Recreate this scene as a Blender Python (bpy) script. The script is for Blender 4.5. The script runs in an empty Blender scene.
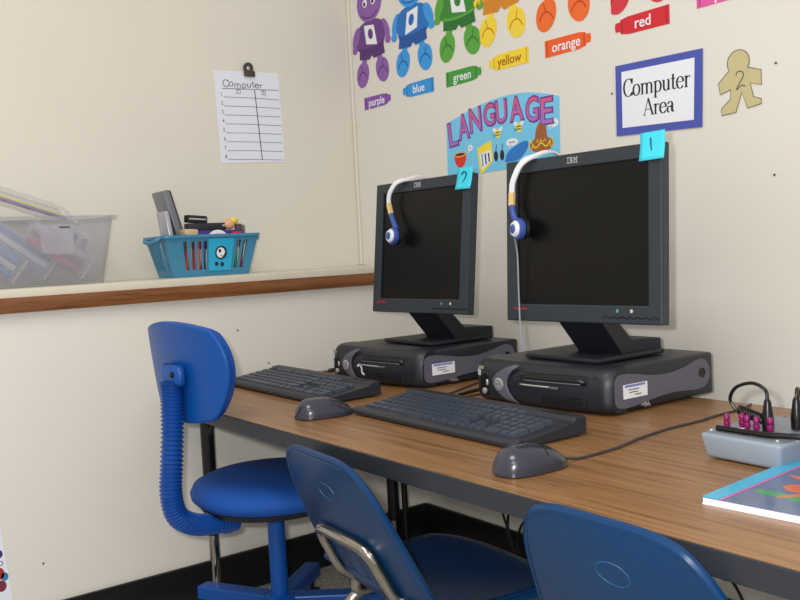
import bpy, bmesh, math, random
from math import sin, cos, pi, radians as rad
from mathutils import Matrix, Vector
random.seed(7)
COL = bpy.context.scene.collection
SC = bpy.context.scene

# ---------------------------------------------------------------- materials
def lin(c):
    return tuple((x/12.92 if x <= .04045 else ((x+.055)/1.055)**2.4) for x in [v/255 for v in c])
MATS = {}
def mat(name, rgb, rough=.5, metal=0, noise=0, nscale=40, bump=0, spec=.5, trans=0, alpha=1, ior=1.45, coat=0, emit=None):
    if name in MATS: return MATS[name]
    m = bpy.data.materials.new(name); m.use_nodes = True
    nt = m.node_tree; b = nt.nodes['Principled BSDF']
    c = (*lin(rgb), 1)
    b.inputs['Base Color'].default_value = c
    b.inputs['Roughness'].default_value = rough; b.inputs['Metallic'].default_value = metal
    b.inputs['Specular IOR Level'].default_value = spec; b.inputs['IOR'].default_value = ior
    b.inputs['Transmission Weight'].default_value = trans; b.inputs['Alpha'].default_value = alpha
    b.inputs['Coat Weight'].default_value = coat
    if noise or bump:
        tc = nt.nodes.new('ShaderNodeTexCoord'); n = nt.nodes.new('ShaderNodeTexNoise')
        n.inputs['Scale'].default_value = nscale; n.inputs['Detail'].default_value = 5
        nt.links.new(tc.outputs['Object'], n.inputs['Vector'])
        if noise:
            mx = nt.nodes.new('ShaderNodeMix'); mx.data_type = 'RGBA'
            mx.inputs[6].default_value = tuple(max(0, x*(1-noise)) for x in c[:3])+(1,)
            mx.inputs[7].default_value = tuple(min(1, x*(1+noise)) for x in c[:3])+(1,)
            nt.links.new(n.outputs['Fac'], mx.inputs[0]); nt.links.new(mx.outputs[2], b.inputs['Base Color'])
        if bump:
            bp = nt.nodes.new('ShaderNodeBump'); bp.inputs['Strength'].default_value = bump; bp.inputs['Distance'].default_value = .002
            nt.links.new(n.outputs['Fac'], bp.inputs['Height']); nt.links.new(bp.outputs['Normal'], b.inputs['Normal'])
    MATS[name] = m
    return m

def wood_mat(name, c_dark, c_mid, c_light, sc, rough=.4):
    m = bpy.data.materials.new(name); m.use_nodes = True; nt = m.node_tree; b = nt.nodes['Principled BSDF']
    tc = nt.nodes.new('ShaderNodeTexCoord'); mp = nt.nodes.new('ShaderNodeMapping')
    mp.inputs['Scale'].default_value = sc
    nt.links.new(tc.outputs['Object'], mp.inputs['Vector'])
    n1 = nt.nodes.new('ShaderNodeTexNoise'); n1.inputs['Scale'].default_value = 1; n1.inputs['Detail'].default_value = 8
    n1.inputs['Roughness'].default_value = .65; n1.inputs['Distortion'].default_value = .6
    nt.links.new(mp.outputs['Vector'], n1.inputs['Vector'])
    r = nt.nodes.new('ShaderNodeValToRGB')
    r.color_ramp.elements[0].position = .33; r.color_ramp.elements[0].color = (*lin(c_dark), 1)
    r.color_ramp.elements[1].position = .68; r.color_ramp.elements[1].color = (*lin(c_light), 1)
    e = r.color_ramp.elements.new(.48); e.color = (*lin(c_mid), 1)
    nt.links.new(n1.outputs['Fac'], r.inputs['Fac']); nt.links.new(r.outputs['Color'], b.inputs['Base Color'])
    b.inputs['Roughness'].default_value = rough
    MATS[name] = m
    return m

def floor_mat():
    m = bpy.data.materials.new('floor_speckle'); m.use_nodes = True; nt = m.node_tree; b = nt.nodes['Principled BSDF']
    tc = nt.nodes.new('ShaderNodeTexCoord'); v = nt.nodes.new('ShaderNodeTexNoise'); v.inputs['Scale'].default_value = 120
    v.inputs['Detail'].default_value = 3
    nt.links.new(tc.outputs['Object'], v.inputs['Vector'])
    r = nt.nodes.new('ShaderNodeValToRGB')
    r.color_ramp.elements[0].position = .35; r.color_ramp.elements[0].color = (*lin((122, 119, 114)), 1)
    r.color_ramp.elements[1].position = .65; r.color_ramp.elements[1].color = (*lin((196, 192, 184)), 1)
    nt.links.new(v.outputs['Fac'], r.inputs['Fac']); nt.links.new(r.outputs['Color'], b.inputs['Base Color'])
    b.inputs['Roughness'].default_value = .5
    return m

WALL = mat('wall_cream', (220, 215, 204), .42, noise=.025, nscale=6, bump=.02)
WALL2 = mat('wall_cream_panel', (222, 218, 210), .45, noise=.02, nscale=5, bump=.02)
LEDGEM = mat('ledge_paint', (212, 206, 190), .4, noise=.04, nscale=20)
BASEB = mat('baseboard_black', (22, 22, 24), .3, noise=.2, nscale=30)
FLOORM = floor_mat()
LAMINATE = wood_mat('table_laminate', (106, 74, 45), (136, 98, 61), (156, 117, 77), (3.5, 95, 60), .34)
OAK = wood_mat('ledge_oak', (92, 54, 26), (124, 76, 40), (142, 92, 52), (140, 5, 90), .4)
EDGE = mat('table_edge', (38, 41, 48), .45, noise=.08, nscale=60)
BLACKM = mat('black_metal', (18, 18, 20), .35, metal=.2)
CHROME = mat('chrome', (165, 160, 150), .14, metal=1, noise=.15, nscale=80)
BLUE = mat('task_blue', (6, 72, 150), .38, spec=.4, noise=.05, nscale=120)
BLUEF = mat('task_blue_fabric', (6, 72, 156), .8, noise=.12, nscale=400, bump=.15)
BELL = mat('bellows_blue', (10, 68, 148), .34)
SCHOOL = mat('school_blue', (5, 50, 92), .3, spec=.4, noise=.06, nscale=60, bump=.02)
SCHOOLD = mat('school_blue_mark', (26, 72, 112), .4)
PCB = mat('pc_black', (31, 34, 42), .4, noise=.05, nscale=200)
PCG = mat('pc_grey', (92, 91, 106), .45, noise=.04, nscale=200)
PCD = mat('pc_dark', (14, 14, 17), .3)
MON = mat('monitor_bezel', (42, 49, 57), .45, noise=.04, nscale=150)
MOND = mat('monitor_dark', (27, 30, 38), .5)
SCREEN = mat('screen', (13, 12, 12), .32, spec=.3, noise=.03, nscale=30)
KEYB = mat('keyboard_case', (38, 41, 50), .42)
KEYM = mat('keyboard_key', (54, 62, 76), .36, noise=.05, nscale=100)
MOUSE = mat('mouse_shell', (46, 47, 60), .25, coat=.3)
RUBBER = mat('rubber_black', (16, 16, 18), .5)
CABLE = mat('cable_grey', (50, 50, 56), .5)
SILVER = mat('silver', (205, 205, 205), .35, metal=.6)
WHITE = mat('white_paper', (232, 234, 242), .6)
PAPER = mat('chart_paper', (226, 230, 242), .6)
INK = mat('ink_black', (30, 28, 34), .6)
PENCIL = mat('ink_grey', (84, 84, 96), .6)
SIGNB = mat('sign_blue', (72, 84, 172), .4)
CYAN = mat('note_cyan', (62, 205, 228), .6)
NOTEINK = mat('note_ink', (22, 82, 120), .6)
HBLUE = mat('headset_blue', (58, 84, 160), .3)
HWHITE = mat('headset_white', (226, 228, 232), .35)
HTAN = mat('headset_tan', (224, 190, 128), .5)
HCORD = mat('headset_cord', (150, 155, 172), .4)
TEAL = mat('basket_teal', (64, 132, 168), .45, noise=.04, nscale=60)
GREYBOX = mat('jackbox_grey', (136, 148, 162), .38, noise=.04, nscale=60)
PINK = mat('plug_magenta', (124, 20, 84), .28)

def solid(n, c, r=.55): return mat(n, c, r)

# ---------------------------------------------------------------- mesh builder
class MB:
    def __init__(s): s.v = []; s.f = []; s.m = []; s.sm = []; s.mats = []; s.M = None
    def mi(s, m):
        if m not in s.mats: s.mats.append(m)
        return s.mats.index(m)
    def add(s, vs, fs, m, smooth=False):
        b = len(s.v)
        for p in vs:
            p = Vector(p)
            s.v.append(s.M @ p if s.M else p)
        i = s.mi(m)
        for f in fs: s.f.append(tuple(b+k for k in f)); s.m.append(i); s.sm.append(smooth)
        return s
    def box(s, c, d, m, rot=None):
        x, y, z = [k/2 for k in d]
        vs = [Vector((a*x, b*y, e*z)) for e in (-1, 1) for b in (-1, 1) for a in (-1, 1)]
        if rot: vs = [rot @ v for v in vs]
        vs = [v+Vector(c) for v in vs]
        return s.add(vs, [(0, 2, 3, 1), (4, 5, 7, 6), (0, 1, 5, 4), (2, 6, 7, 3), (0, 4, 6, 2), (1, 3, 7, 5)], m)
    def rbox(s, c, d, m, r=.005, seg=3, taper=(1, 1), rot=None, edges=None):
        bm = bmesh.new(); bmesh.ops.create_cube(bm, size=1)
        for v in bm.verts:
            k = taper if v.co.z > 0 else (1, 1)
            v.co = Vector((v.co.x*d[0]*k[0], v.co.y*d[1]*k[1], v.co.z*d[2]))
        es = [e for e in bm.edges if edges is None or edges(e)]
        bmesh.ops.bevel(bm, geom=es, offset=r, segments=seg, profile=.5, affect='EDGES')
        bm.verts.index_update()
        R = rot or Matrix.Identity(3)
        s.add([R @ v.co+Vector(c) for v in bm.verts], [[v.index for v in f.verts] for f in bm.faces], m, True)
        bm.free(); return s
    def poly(s, pts, z0, z1, m, m_side=None):
        if sum(pts[i][0]*pts[(i+1) % len(pts)][1]-pts[(i+1) % len(pts)][0]*pts[i][1] for i in range(len(pts))) < 0: pts = pts[::-1]
        n = len(pts); vs = [(x, y, z0) for x, y in pts]+[(x, y, z1) for x, y in pts]
        s.add(vs, [tuple(range(n, 2*n)), tuple(range(n-1, -1, -1))], m)
        s.add(vs, [(i, (i+1) % n, n+(i+1) % n, n+i) for i in range(n)], m_side or m); return s
    def tube(s, pts, r, m, res=10, caps=True, closed=False):
        pts = [Vector(p) for p in pts]; n = len(pts)
        rs = r if isinstance(r, (list, tuple)) else [r]*n
        vs = []; up = None
        for i, p in enumerate(pts):
            if closed: t = pts[(i+1) % n]-pts[i-1]
            else: t = pts[min(i+1, n-1)]-pts[max(i-1, 0)]
            if t.length < 1e-9: t = Vector((0, 0, 1))
            t.normalize()
            if up is None: up = Vector((0, 0, 1)) if abs(t.z) < .9 else Vector((1, 0, 0))
            a = t.cross(up)
            if a.length < 1e-6: a = t.orthogonal()
            a.normalize(); bb = a.cross(t).normalized(); up = bb
            for k in range(res):
                th = 2*pi*k/res; vs.append(p+a*cos(th)*rs[i]+bb*sin(th)*rs[i])
        fs = []
        for i in range(n if closed else n-1):
            for k in range(res):
                j = (i+1) % n; fs.append((i*res+k, j*res+k, j*res+(k+1) % res, i*res+(k+1) % res))
        s.add(vs, fs, m, True)
        if caps and not closed: s.add(vs, [tuple(range(res)), tuple(range((n-1)*res+res-1, (n-1)*res-1, -1))], m)
        return s
    def lathe(s, prof, m, c=(0, 0, 0), rot=None, res=24, sx=1, sy=1):
        vs = []
        R = rot or Matrix.Identity(3)
        for r, z in prof:
            for k in range(res):
                th = 2*pi*k/res; vs.append(R @ Vector((r*cos(th)*sx, r*sin(th)*sy, z))+Vector(c))
        n = len(prof); fs = [(i*res+k, i*res+(k+1) % res, (i+1)*res+(k+1) % res, (i+1)*res+k) for i in range(n-1) for k in range(res)]
        s.add(vs, fs, m, True)
        s.add(vs, [tuple(range(res-1, -1, -1)), tuple(range((n-1)*res, n*res))], m); return s
    def ball(s, c, r, m, res=16):
        r = r if isinstance(r, (list, tuple)) else (r, r, r)
        prof = [(max(1e-5, sin(pi*i/10)), -cos(pi*i/10)) for i in range(11)]
        vs = [(a*cos(2*pi*k/res)*r[0]+c[0], a*sin(2*pi*k/res)*r[1]+c[1], b*r[2]+c[2]) for a, b in prof for k in range(res)]
        s.add(vs, [(i*res+k, i*res+(k+1) % res, (i+1)*res+(k+1) % res, (i+1)*res+k) for i in range(10) for k in range(res)], m, True); return s
    def grid(s, P, m, smooth=True, flip=False):
        nu, nv = len(P), len(P[0]); vs = [p for row in P for p in row]
        fs = [(i*nv+j, (i+1)*nv+j, (i+1)*nv+j+1, i*nv+j+1) for i in range(nu-1) for j in range(nv-1)]
        if flip: fs = [f[::-1] for f in fs]
        return s.add(vs, fs, m, smooth)
    def ribbon(s, pts, w, z0, z1, m):
        """flat stroke in the local xy plane, w one width or one per point"""
        n = len(pts); ws = w if isinstance(w, (list, tuple)) else [w]*n
        L = []; Rr = []
        for i in range(n):
            a = Vector(pts[max(i-1, 0)]); b = Vector(pts[min(i+1, n-1)]); t = (b-a)
            if t.length < 1e-9: t = Vector((1, 0))
            t.normalize(); nn = Vector((-t.y, t.x)); p = Vector(pts[i])
            L.append(p+nn*ws[i]/2); Rr.append(p-nn*ws[i]/2)
        vs = [(p.x, p.y, z1) for p in L]+[(p.x, p.y, z1) for p in Rr]+[(p.x, p.y, z0) for p in L]+[(p.x, p.y, z0) for p in Rr]
        fs = []
        for i in range(n-1):
            fs += [(i, n+i, n+i+1, i+1), (2*n+i, i, i+1, 2*n+i+1), (n+i, 3*n+i, 3*n+i+1, n+i+1)]
        return s.add(vs, fs, m)
    def text(s, body, size, m, at=(0, 0), z=0, bold=0, align='CENTER', sx=1, rot=0, shear=0, h=.0003, fit=None):
        cu = bpy.data.curves.new('lettering', 'FONT'); cu.body = body; cu.size = size; cu.align_x = align; cu.align_y = 'CENTER'
        cu.offset = bold; cu.extrude = h/2; cu.shear = shear; cu.resolution_u = 3
        o = bpy.data.objects.new('lettering', cu); COL.objects.link(o)
        dg = bpy.context.evaluated_depsgraph_get(); me = bpy.data.meshes.new_from_object(o.evaluated_get(dg))
        R = Matrix.Rotation(rot, 3, 'Z'); sy = 1; ax = ay = 0
        if fit:
            xs_ = [v.co.x for v in me.vertices]; ys_ = [v.co.y for v in me.vertices]; ax, ay = (min(xs_)+max(xs_))/2, (min(ys_)+max(ys_))/2
            sx = fit[0]/(max(xs_)-min(xs_)); sy = fit[1]/(max(ys_)-min(ys_))
        vs = [R @ Vector(((v.co.x-ax)*sx, (v.co.y-ay)*sy, v.co.z))+Vector((at[0], at[1], z+h/2)) for v in me.vertices]
        s.add(vs, [tuple(p.vertices) for p in me.polygons], m)
        bpy.data.objects.remove(o); bpy.data.curves.remove(cu); bpy.data.meshes.remove(me); return s
    def build(s, name, parent=None, label=None, mods=None):
        me = bpy.data.meshes.new(name); me.from_pydata([tuple(p) for p in s.v], [], s.f)
        for m in s.mats: me.materials.append(m)
        me.polygons.foreach_set('material_index', s.m); me.polygons.foreach_set('use_smooth', s.sm); me.update()
        o = bpy.data.objects.new(name, me); COL.objects.link(o)
        if parent: o.parent = parent
        if label: o['label'] = label
        if mods: mods(o)
        elif any(s.sm):
            try: me.set_sharp_from_angle(angle=rad(42))
            except Exception: pass
        return o

def thing(name, label, cat, loc=(0, 0, 0), rz=0, group=None, M=None):
    o = bpy.data.objects.new(name, None); COL.objects.link(o); o.empty_display_size = .05
    if M is not None: o.matrix_world = M
    else: o.location = loc; o.rotation_euler = (0, 0, rz)
    o['label'] = label; o['category'] = cat
    if group: o['group'] = group
    return o
def tag(o, label, cat, group=None, kind=None):
    o['label'] = label; o['category'] = cat
    if group: o['group'] = group
    if kind: o['kind'] = kind
    return o
def struct(mb, name, label=None):
    o = mb.build(name); o['kind'] = 'structure'
    if label: o['label'] = label
    return o
def on_right(x, z, d=.0004, tilt=0):   # local xy lies on the wall behind the table, local z comes out of it
    return Matrix.Translation((x, -d, z)) @ Matrix.Rotation(rad(90), 4, 'X') @ Matrix.Rotation(tilt, 4, 'Z')
def on_left(y, z, x=.0, d=.0004, tilt=0):
    return Matrix.Translation((x+d, y, z)) @ Matrix.Rotation(rad(90), 4, 'Z') @ Matrix.Rotation(rad(90), 4, 'X') @ Matrix.Rotation(tilt, 4, 'Z')
def ell(cx, cy, rx, ry, n=28, a0=0, a1=2*pi, rot=0):
    out = []
    for i in range(n):
        t = a0+(a1-a0)*i/(n if abs(a1-a0-2*pi) < 1e-6 else n-1); x, y = rx*cos(t), ry*sin(t)
        out.append((cx+x*cos(rot)-y*sin(rot), cy+x*sin(rot)+y*cos(rot)))
    return out
def arc(cx, cy, rx, ry, a0, a1, n=14):
    return [(cx+rx*cos(rad(a0+(a1-a0)*i/(n-1))), cy+ry*sin(rad(a0+(a1-a0)*i/(n-1)))) for i in range(n)]
def catmull(P, k=8, dim=3):
    P = [Vector(p) for p in P]; out = []
    for i in range(len(P)-1):
        p0, p1, p2, p3 = P[max(i-1, 0)], P[i], P[i+1], P[min(i+2, len(P)-1)]
        for j in range(k):
            t = j/k
            out.append(.5*((2*p1)+(p2-p0)*t+(2*p0-5*p1+4*p2-p3)*t*t+(3*p1-p0-3*p2+p3)*t**3))
    out.append(P[-1]); return out
def c2(P, k=6): return [(v.x, v.y) for v in catmull([(a, b, 0) for a, b in P], k)]
def rrect(w, h, r, n=6, cx=0, cy=0):
    out = []
    for sx, sy, a in ((1, 1, 0), (-1, 1, 90), (-1, -1, 180), (1, -1, 270)):
        for i in range(n): 
            t = rad(a+90*i/(n-1)); out.append((cx+sx*(w/2-r)+r*cos(t), cy+sy*(h/2-r)+r*sin(t)))
    return out
def bevel(w=.002, seg=2):
    def f(o):
        m = o.modifiers.new('edge', 'BEVEL'); m.width = w; m.segments = seg; m.limit_method = 'ANGLE'; m.angle_limit = rad(40)
    return f

# ---------------------------------------------------------------- the setting
LX = .2835                                   # face of the lower left wall
b = MB(); b.box((1.6, -1.7, -.05), (3.6, 3.8, .1), FLOORM); struct(b, 'floor')
b = MB(); b.box((1.6, .05, 1.2), (3.6, .1, 2.4), WALL2); struct(b, 'wall_right')
b = MB(); b.box((-.05, -1.75, 1.6), (.1, 3.5, 1.6), WALL); struct(b, 'wall_left')
b = MB(); b.box((LX/2-.05, -1.75, .405), (LX+.1, 3.5, .81), WALL2); struct(b, 'wall_left_lower')
b = MB(); b.rbox((.1485, -1.75, .823), (.297, 3.499, .030), LEDGEM, .004, 2); struct(b, 'trim_1', 'cream painted ledge board along the left wall')
b = MB(); b.rbox((.294, -1.75, .8015), (.02, 3.499, .035), OAK, .003, 2); struct(b, 'trim_2', 'brown wood strip along the ledge edge')
b = MB(); b.box((.008, -.001, 1.6), (.016, .002, 1.52), WALL); b.box((.001, -.008, 1.6), (.002, .016, 1.52), WALL)
b.tube([(.008, -.006, .84), (.008, -.006, 2.38)], .005, WALL, 8); struct(b, 'trim_3', 'narrow corner moulding between the walls')
b = MB(); b.rbox((1.05, -.0008, 1.25), (.034, .0016, 2.28), WALL2, .0006, 1); struct(b, 'trim_4', 'flat joint strip on the wall')
b = MB(); b.rbox((LX+.006, -1.75, .0525), (.012, 3.49, .105), BASEB, .004, 2); struct(b, 'baseboard_left')
b = MB(); b.rbox((LX+1.56, -.006, .0525), (3.1, .012, .105), BASEB, .004, 2); struct(b, 'baseboard_right')

NAIL = mat('nail_grey', (96, 92, 96), .4, metal=.4)
def nail(M, label):
    b = MB(); b.lathe([(.0012, 0), (.0026, .0004), (.0026, .0012), (.0012, .002)], NAIL, res=10)
    o = b.build('wall_nail'); o.matrix_world = M; tag(o, label, 'nail')
nail(on_right(1.464, 1.207), 'small dark nail in the cream wall beside the beige paper figure cutout')
nail(on_right(1.455, .992), 'small dark nail in the bare cream wall well below the beige paper figure')
nail(on_right(1.062, 1.216, .0018), 'tiny dark nail just beside the blue-bordered computer sign')
nail(on_left(-1.128, .2, LX), 'tiny dark nail in the lower cream wall near the floor-level poster')
nail(on_left(-.514, .595, LX), 'tiny dark nail in the cream wall just above the far keyboard')
nail(on_left(-.6, .692, LX), 'tiny dark nail in the cream wall just below the wooden ledge trim')

# ---------------------------------------------------------------- colour figures on the wall
FIG = {'purple': ((104, 62, 132), (138, 92, 168), (84, 46, 112)), 'blue': ((30, 110, 190), (52, 150, 224), (22, 82, 160)),
       'green': ((52, 132, 46), (84, 162, 60), (34, 108, 42)), 'yellow': ((222, 158, 40), (236, 208, 60), (206, 132, 30)),
       'orange': ((214, 82, 30), (232, 106, 40), (186, 64, 24)), 'red': ((190, 36, 48), (206, 52, 62), (160, 26, 38)),
       'pink': ((206, 70, 140), (222, 98, 160), (180, 50, 120))}
def figure(cname, x, z0, flip=1):
    mid, light, dark = FIG[cname]
    mm = solid('figure_%s_mid' % cname, mid); ml = solid('figure_%s_light' % cname, light); md = solid('figure_%s_dark' % cname, dark)
    t = thing('figure_cutout', '%s paper character cutout above the %s crayon label on the wall' % (cname, cname), 'wall decoration',
              group='colour word characters along the top of the wall', M=on_right(x, z0))
    F = lambda pts: [(a*flip, c if c < .06 else .06+(c-.06)*.72) for a, c in pts]
    def mk(name, f):
        b = MB(); f(b); return b.build(name, t)
    for sgn, rot in ((-1, -.35), (1, .3)):
        def shoe(b):
            b.poly(F(ell(sgn*.053, .036, .033, .042, rot=rot)), 0, .0008, ml)
            b.ribbon(F(arc(sgn*.053, .012, .024, .03, 20, 160, 10)), .004, .0008, .0011, md)
            b.ribbon(F([(sgn*.053, .042), (sgn*.06, .066)]), .003, .0008, .0011, md)
        mk('shoe', shoe)
        mk('leg', lambda b: b.poly(F([(sgn*.032, .06), (sgn*.058, .06), (sgn*.05, .105), (sgn*.024, .105)]), 0, .0007, ml))
    def shorts(b):
        b.poly(F([(-.07, .088), (-.012, .082), (0, .098), (.012, .082), (.066, .092), (.062, .15), (-.062, .15)]), .0002, .0011, md)
    mk('shorts', shorts)
    def shirt(b):
        b.poly(F(c2([(-.066, .13), (-.076, .175), (-.062, .225), (-.03, .245), (.03, .245), (.064, .225), (.078, .175), (.068, .13), (0, .12), (-.066, .13)])), .0004, .0014, mm)
        b.ribbon(F(c2([(-.066, .134), (0, .124), (.066, .134)])), .008, .0014, .0016, md if cname != 'green' else ml)
    mk('shirt', shirt)
    for sgn in (-1, 1):
        def arm(b):
            b.poly(F(ell(sgn*.078, .19, .018, .045, rot=sgn*.3)), .0003, .0017 if sgn > 0 else .0013, ml)
            b.poly(F(ell(sgn*.09, .14, .014, .016)), .0003, .0015, ml)
        mk('arm', arm)
    def card(b):
        b.poly(F([(-.034, .135), (.024, .15), (.032, .232), (-.02, .222)]), .0014, .0020, WHITE)
        b.poly(F(ell(-.001, .188, .013, .023, rot=-.15)), .0020, .0023, mm)
        b.ribbon(F([(-.008, .17), (.006, .207)]), .004, .0023, .0025, md)
    mk('card', card)
    def head(b):
        b.poly(F(ell(0, .325, .066, .084)), .0004, .0016, ml)
        b.poly(F(ell(0, .288, .048, .046)), .0004, .0015, ml)
        b.ribbon(F(arc(0, .292, .044, .034, 200, 345, 14)), .004, .0016, .0019, md)
        for e in (-.022, .022):
            b.poly(F(ell(e, .325, .012, .017)), .0016, .0019, WHITE); b.poly(F(ell(e+.002, .322, .006, .009)), .0019, .0022, INK)
        b.ribbon(F(arc(-.026, .35, .018, .01, 30, 160, 8)), .004, .0016, .0019, md)
    mk('head', head)
for c, x, z, fl in (('purple', .118, 1.408, -1), ('blue', .330, 1.403, 1), ('green', .537, 1.406, -1), ('yellow', .707, 1.414, 1), ('orange', .918, 1.406, 1), ('red', 1.142, 1.395, 1), ('pink', 1.36, 1.41, 1)):
    figure(c, x, z, fl)

LAB = {'purple': (132, 78, 170), 'blue': (44, 146, 220), 'green': (62, 152, 56), 'yellow': (240, 208, 52), 'orange': (232, 92, 36), 'red': (206, 36, 50), 'pink': (220, 88, 160)}
def crayon_label(cname, x, z, tip, w=.148, h=.039):
    m = solid('label_%s' % cname, LAB[cname]); d = solid('label_%s_dark' % cname, tuple(int(v*.78) for v in LAB[cname]))
    t = thing('crayon_sign', '%s crayon shaped wall label with the word %s' % (cname, cname), 'label', group='crayon shaped colour word labels', M=on_right(x, z, tilt=-.01))
    b = MB()
    L = w/2
    pts = [(-L, -h/2*1.06), (-L, h/2*1.06), (L*.5, h/2), (L*.78, h/2*.8), (L*.8, h/2*.56), (L*.97, h/2*.56), (L, 0), (L*.97, -h/2*.5), (L*.8, -h/2*.5), (L*.78, -h/2*.78), (L*.5, -h/2)]
    b.poly([(a*tip, c) for a, c in pts], 0, .0008, m); b.build('crayon_body', t)
    b = MB()
    b.ribbon([(-L*.9*tip, h*.45), (-L*.9*tip, -h*.45)], .0035, .0008, .0011, d); b.ribbon([(L*.72*tip, h*.38), (L*.72*tip, -h*.38)], .003, .0008, .0011, d)
    b.build('band', t)
    b = MB(); b.text(cname, .034, solid('label_brown', (168, 104, 24)) if cname == 'yellow' else WHITE, (-.004*tip, -.001), .0012, bold=.0004, sx=.98)
    b.build('lettering', t)
crayon_label('purple', .136, 1.3495, 1, .142, .036)
crayon_label('blue', .343, 1.353, -1)
crayon_label('green', .547, 1.352, 1)
crayon_label('yellow', .726, 1.360, -1)
crayon_label('orange', .931, 1.357, 1)
crayon_label('red', 1.150, 1.359, -1)
crayon_label('pink', 1.366, 1.372, 1)

# ---------------------------------------------------------------- language poster
def letter_mat():
    m = bpy.data.materials.new('poster_letter'); m.use_nodes = True; nt = m.node_tree; b = nt.nodes['Principled BSDF']
    tc = nt.nodes.new('ShaderNodeTexCoord'); sp = nt.nodes.new('ShaderNodeSeparateXYZ'); mr = nt.nodes.new('ShaderNodeMapRange')
    mr.inputs[1].default_value = .015; mr.inputs[2].default_value = .090
    r = nt.nodes.new('ShaderNodeValToRGB'); r.color_ramp.elements[0].color = (*lin((150, 116, 206)), 1); r.color_ramp.elements[1].color = (*lin((222, 84, 104)), 1)
    nt.links.new(tc.outputs['Object'], sp.inputs[0]); nt.links.new(sp.outputs['Y'], mr.inputs[0]); nt.links.new(mr.outputs[0], r.inputs[0]); nt.links.new(r.outputs[0], b.inputs['Base Color'])
    b.inputs['Roughness'].default_value = .4
    return m
def language_poster():
    ox, oz = .678, 1.165
    t = thing('language_poster', 'light blue arched poster with the word LANGUAGE, bees and a brown hat', 'poster', M=on_right(ox, oz))
    L = lambda pts: [(a-ox, c-oz) for a, c in pts]
    sky = solid('poster_sky', (116, 198, 236), .35)
    b = MB(); out = c2([(.465, 1.232), (.546, 1.250), (.619, 1.263), (.70, 1.27), (.773, 1.267), (.84, 1.255), (.898, 1.238)])+[(.893, 1.095), (.70, 1.08), (.4600, 1.077)]
    b.poly(L(out), 0, .0008, sky); b.build('sheet', t)
    pu = solid('poster_purple', (112, 62, 160)); rd = solid('poster_red', (214, 64, 96)); mid = letter_mat()
    b = MB()
    for ch, cx, cz, w, h in zip('LANGUAGE', (.493, .539, .589, .645, .692, .749, .805, .855), (1.198, 1.213, 1.225, 1.230, 1.231, 1.230, 1.220, 1.209),
                                (.044, .052, .052, .048, .047, .056, .050, .048), (.072, .074, .070, .066, .066, .068, .070, .072)):
        lean = -(cx-.70)*.30+.02
        for bo, mm, zz, k in ((.0040, pu, .0009, 0), (.0020, solid('poster_plum', (150, 60, 130)), .0013, .0060), (.0002, mid, .0017, .0105)):
            b.text(ch, .09, mm, (cx-ox, cz-oz), zz, bold=bo, rot=lean, fit=(w-k, h-k))
    b.build('lettering', t)
    dk = solid('poster_ink', (40, 36, 44))
    b = MB(); cx, cz = .519-ox, 1.13-oz; rb = solid('poster_bowl', (214, 52, 44))
    b.poly([(cx-.026, cz+.006)]+arc(cx, cz+.006, .026, .034, 180, 360)+[(cx+.026, cz+.006)], .0008, .0012, rb)
    b.poly(ell(cx, cz+.008, .027, .007), .0012, .0015, solid('poster_orange', (240, 150, 40))); b.poly(ell(cx, cz+.009, .02, .0035), .0015, .0018, dk)
    b.build('bowl_picture', t)
    b = MB(); cx, cz = .622-ox, 1.122-oz; ye = solid('poster_yellow', (240, 216, 60))
    b.poly([(cx-.03, cz+.026), (cx+.026, cz+.04), (cx+.03, cz-.015), (cx-.014, cz-.046), (cx-.024, cz-.04)], .0008, .0012, ye)
    b.poly([(cx-.022, cz+.008), (cx+.022, cz+.016), (cx+.024, cz-.014), (cx-.014, cz-.036)], .0012, .0015, WHITE)
    for k in range(3): b.ribbon([(cx-.012+k*.013, cz+.008), (cx-.010+k*.013, cz-.026+k*.005)], .005, .0015, .0018, [solid('poster_sky2', (90, 150, 200)), dk, dk][k])
    b.build('book_picture', t)
    for bx, bz in ((.675, 1.176), (.755, 1.181)):
        b = MB(); cx, cz = bx-ox, bz-oz
        b.poly(ell(cx, cz, .009, .013, 16, rot=.3), .0012, .0016, ye)
        for k in (-.004, .003): b.ribbon([(cx-.008, cz+k), (cx+.008, cz+k+.001)], .0026, .0016, .0019, dk)
        for sg in (-1, 1): b.poly(ell(cx+sg*.011, cz+.010, .009, .005, 12, rot=sg*.6), .0008, .0012, WHITE)
        b.poly(ell(cx-.014, cz-.004, .004, .004, 10), .0008, .0012, solid('poster_green', (70, 160, 110)))
        b.build('bee_picture', t)
    b = MB(); cx, cz = .832-ox, 1.128-oz; br = solid('poster_brown', (160, 92, 50))
    b.poly(ell(cx, cz, .042, .019), .0008, .0012, br)
    b.poly(c2([(cx-.024, cz+.004), (cx-.016, cz+.04), (cx+.002, cz+.06), (cx+.016, cz+.05), (cx+.022, cz+.004)]), .0012, .0015, br)
    b.ribbon(c2([(cx-.036, cz+.012), (cx-.02, cz-.006), (cx, cz+.004), (cx+.018, cz-.006), (cx+.036, cz+.014)]), .003, .0015, .0018, ye)
    for sg in (-1, 1): b.ribbon(ell(cx+sg*.036, cz+.002, .005, .012, 14)+[(cx+sg*.036+.005, cz+.002)], .002, .0015, .0018, ye)
    for k in (-.012, 0, .012): b.ribbon([(cx+k-.004, cz+.006), (cx+k, cz+.014), (cx+k+.004, cz+.006)], .002, .0015, .0018, ye)
    b.build('hat_picture', t)
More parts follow.
